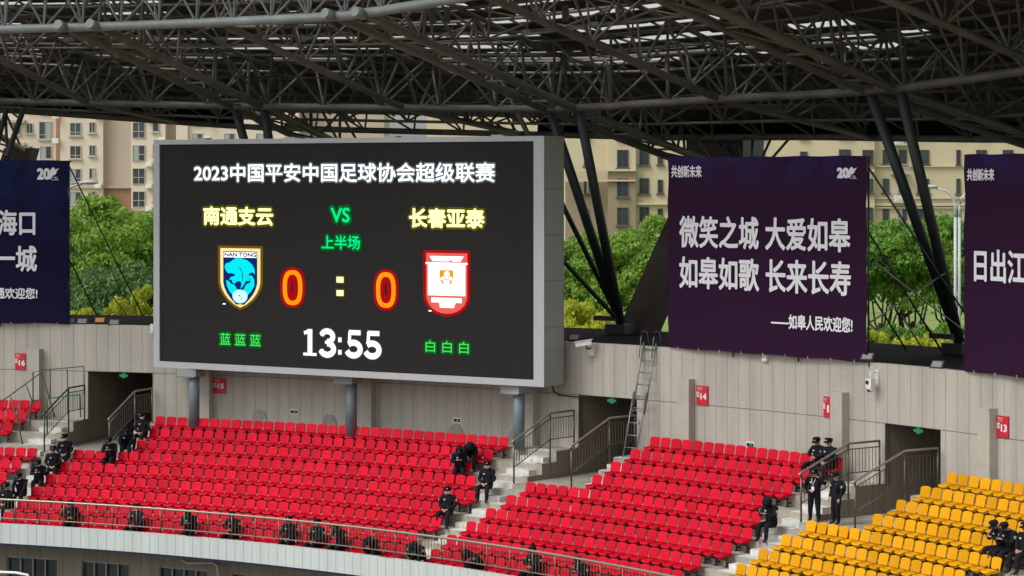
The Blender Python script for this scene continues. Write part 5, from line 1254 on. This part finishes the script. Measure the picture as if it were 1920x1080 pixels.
def person(key, loc, yaw, label, s_=1.06):
    parts, tp, cache = POSES[key]
    root = empty('person', loc, label, 'person', 'uniformed guards', yaw); root.scale = (s_*1.09, s_*1.09, s_)
    if cache[0] is None: cache[0] = [m.build(nm, mts, root, world=False) for nm, m, mts in parts]
    else:
        for q in cache[0]: c = q.copy(); COL.objects.link(c); c.parent = root
def seated(x, yhead, key, label, yaw=0, row=None):
    tp = POSES[key][1]*1.06; best = None
    for k in range(0, 10):
        r = rback(k)-.18; a, z = px_az(x, yhead, r); e = abs(z-(tread(k)+tp))
        if (row is None and (best is None or e < best[0])) or row == k: best = (e, k, a, r)
    _, k, a, r = best
    person(key, C3(a, r, tread(k)-.02), R_(180-a)+yaw, label)
# local +y is forward; inward is the direction from the wall to the bowl's centre
G = 'guard in dark uniform '
for args in (
    (268, 772, 'upright_mask', 'guard in dark uniform and white mask sitting highest beside the tunnel wall', .15),
    (236, 803, 'lean', 'guard bending forward one row below the highest masked guard', .5),
    (207, 816, 'phone_mask', 'masked guard sitting with raised hands at a row end below the bronze railing', .3),
    (122, 816, 'upright_mask', 'guard in cap sitting uppermost of the line by the green railing steps', .3),
    (100, 837, 'upright', 'guard second down in the line by the green railing steps', .35),
    (73, 858, 'phone_mask', 'masked guard third down in the line by the green railing steps', .35),
    (41, 880, 'lean_mask', 'guard fourth down in the line by the green railing steps', .2),
    (13, 898, 'upright', 'guard lowest in the line by the steps, next to the railing start', .0),
    (133, 936, 'cross', 'guard in front row behind the railing nearest its far end', .45, 9),
    (258, 946, 'upright_mask', 'upright guard in front row above the drain pipe side, second along the railing', -.1, 9),
    (356, 953, 'phone', 'guard bent over his hands in front row, third along the railing', .4, 9),
    (438, 962, 'cross', 'guard in front row, fourth along the railing', .1, 9),
    (543, 970, 'upright', 'guard in front row, fifth along the railing', .3, 9),
    (597, 973, 'upright_mask', 'guard in front row, sixth along the railing', 0, 9),
    (640, 977, 'phone', 'guard looking down in front row, seventh along the railing', .1, 9),
    (706, 995, 'hunch', 'hunched guard in front row just before the aisle', .3, 9),
    (793, 1006, 'hunch', 'hunched guard in front row sitting in the aisle gap', .2, 9),
    (905, 1027, 'hunch', 'hunched guard in front row just past the aisle', -.3, 9),
    (1003, 1028, 'cross', 'guard in front row, first upright one past the aisle', .1, 9),
    (1097, 1046, 'phone', 'guard in front row behind the railing near its lower end', .0, 9),
    (1218, 1060, 'hunch', 'guard hardly showing above the lower end of the railing', .0, 9),
    (880, 826, 'hunch', 'guard folded far forward on an upper seat near the aisle', .7),
    (862, 842, 'phone', 'guard with bare hands together sitting below the folded guard', .6),
    (914, 866, 'legs_mask', 'masked guard with long legs sitting at the aisle below the railing foot', .35),
    (840, 919, 'legs_mask', 'masked guard at the row end halfway down the aisle', .35),
    (1447, 941, 'hood_phone', 'hooded guard looking at his hands at the red row end beside the aisle', .25),
    (1536, 821, 'cross', 'guard leaning back on top red seats, nearer the narrow sign', .05),
    (1556, 823, 'upright', 'guard in tall cap on the last top red seat by the railing', .15),
    (1880, 981, 'phone', 'first of two guards bent over phones on the yellow seats', .0),
    (1898, 981, 'phone', 'second of two guards bent over phones on the yellow seats', .1),
    (1925, 992, 'upright', 'guard cut by the picture edge on the yellow seats', .2)):
    seated(*args)
a, z = px_az(1527, 885, 58.2); person('stand_call', C3(a, 58.2, Z_LAND), R_(180-a)+.55, 'standing guard with hand at his face and a lanyard card', 1.0)
a, z = px_az(1568, 889, 58.3); person('stand_pack', C3(a, 58.3, Z_LAND), R_(180-a)-.15, 'standing guard with a backpack seen from the side', .98)
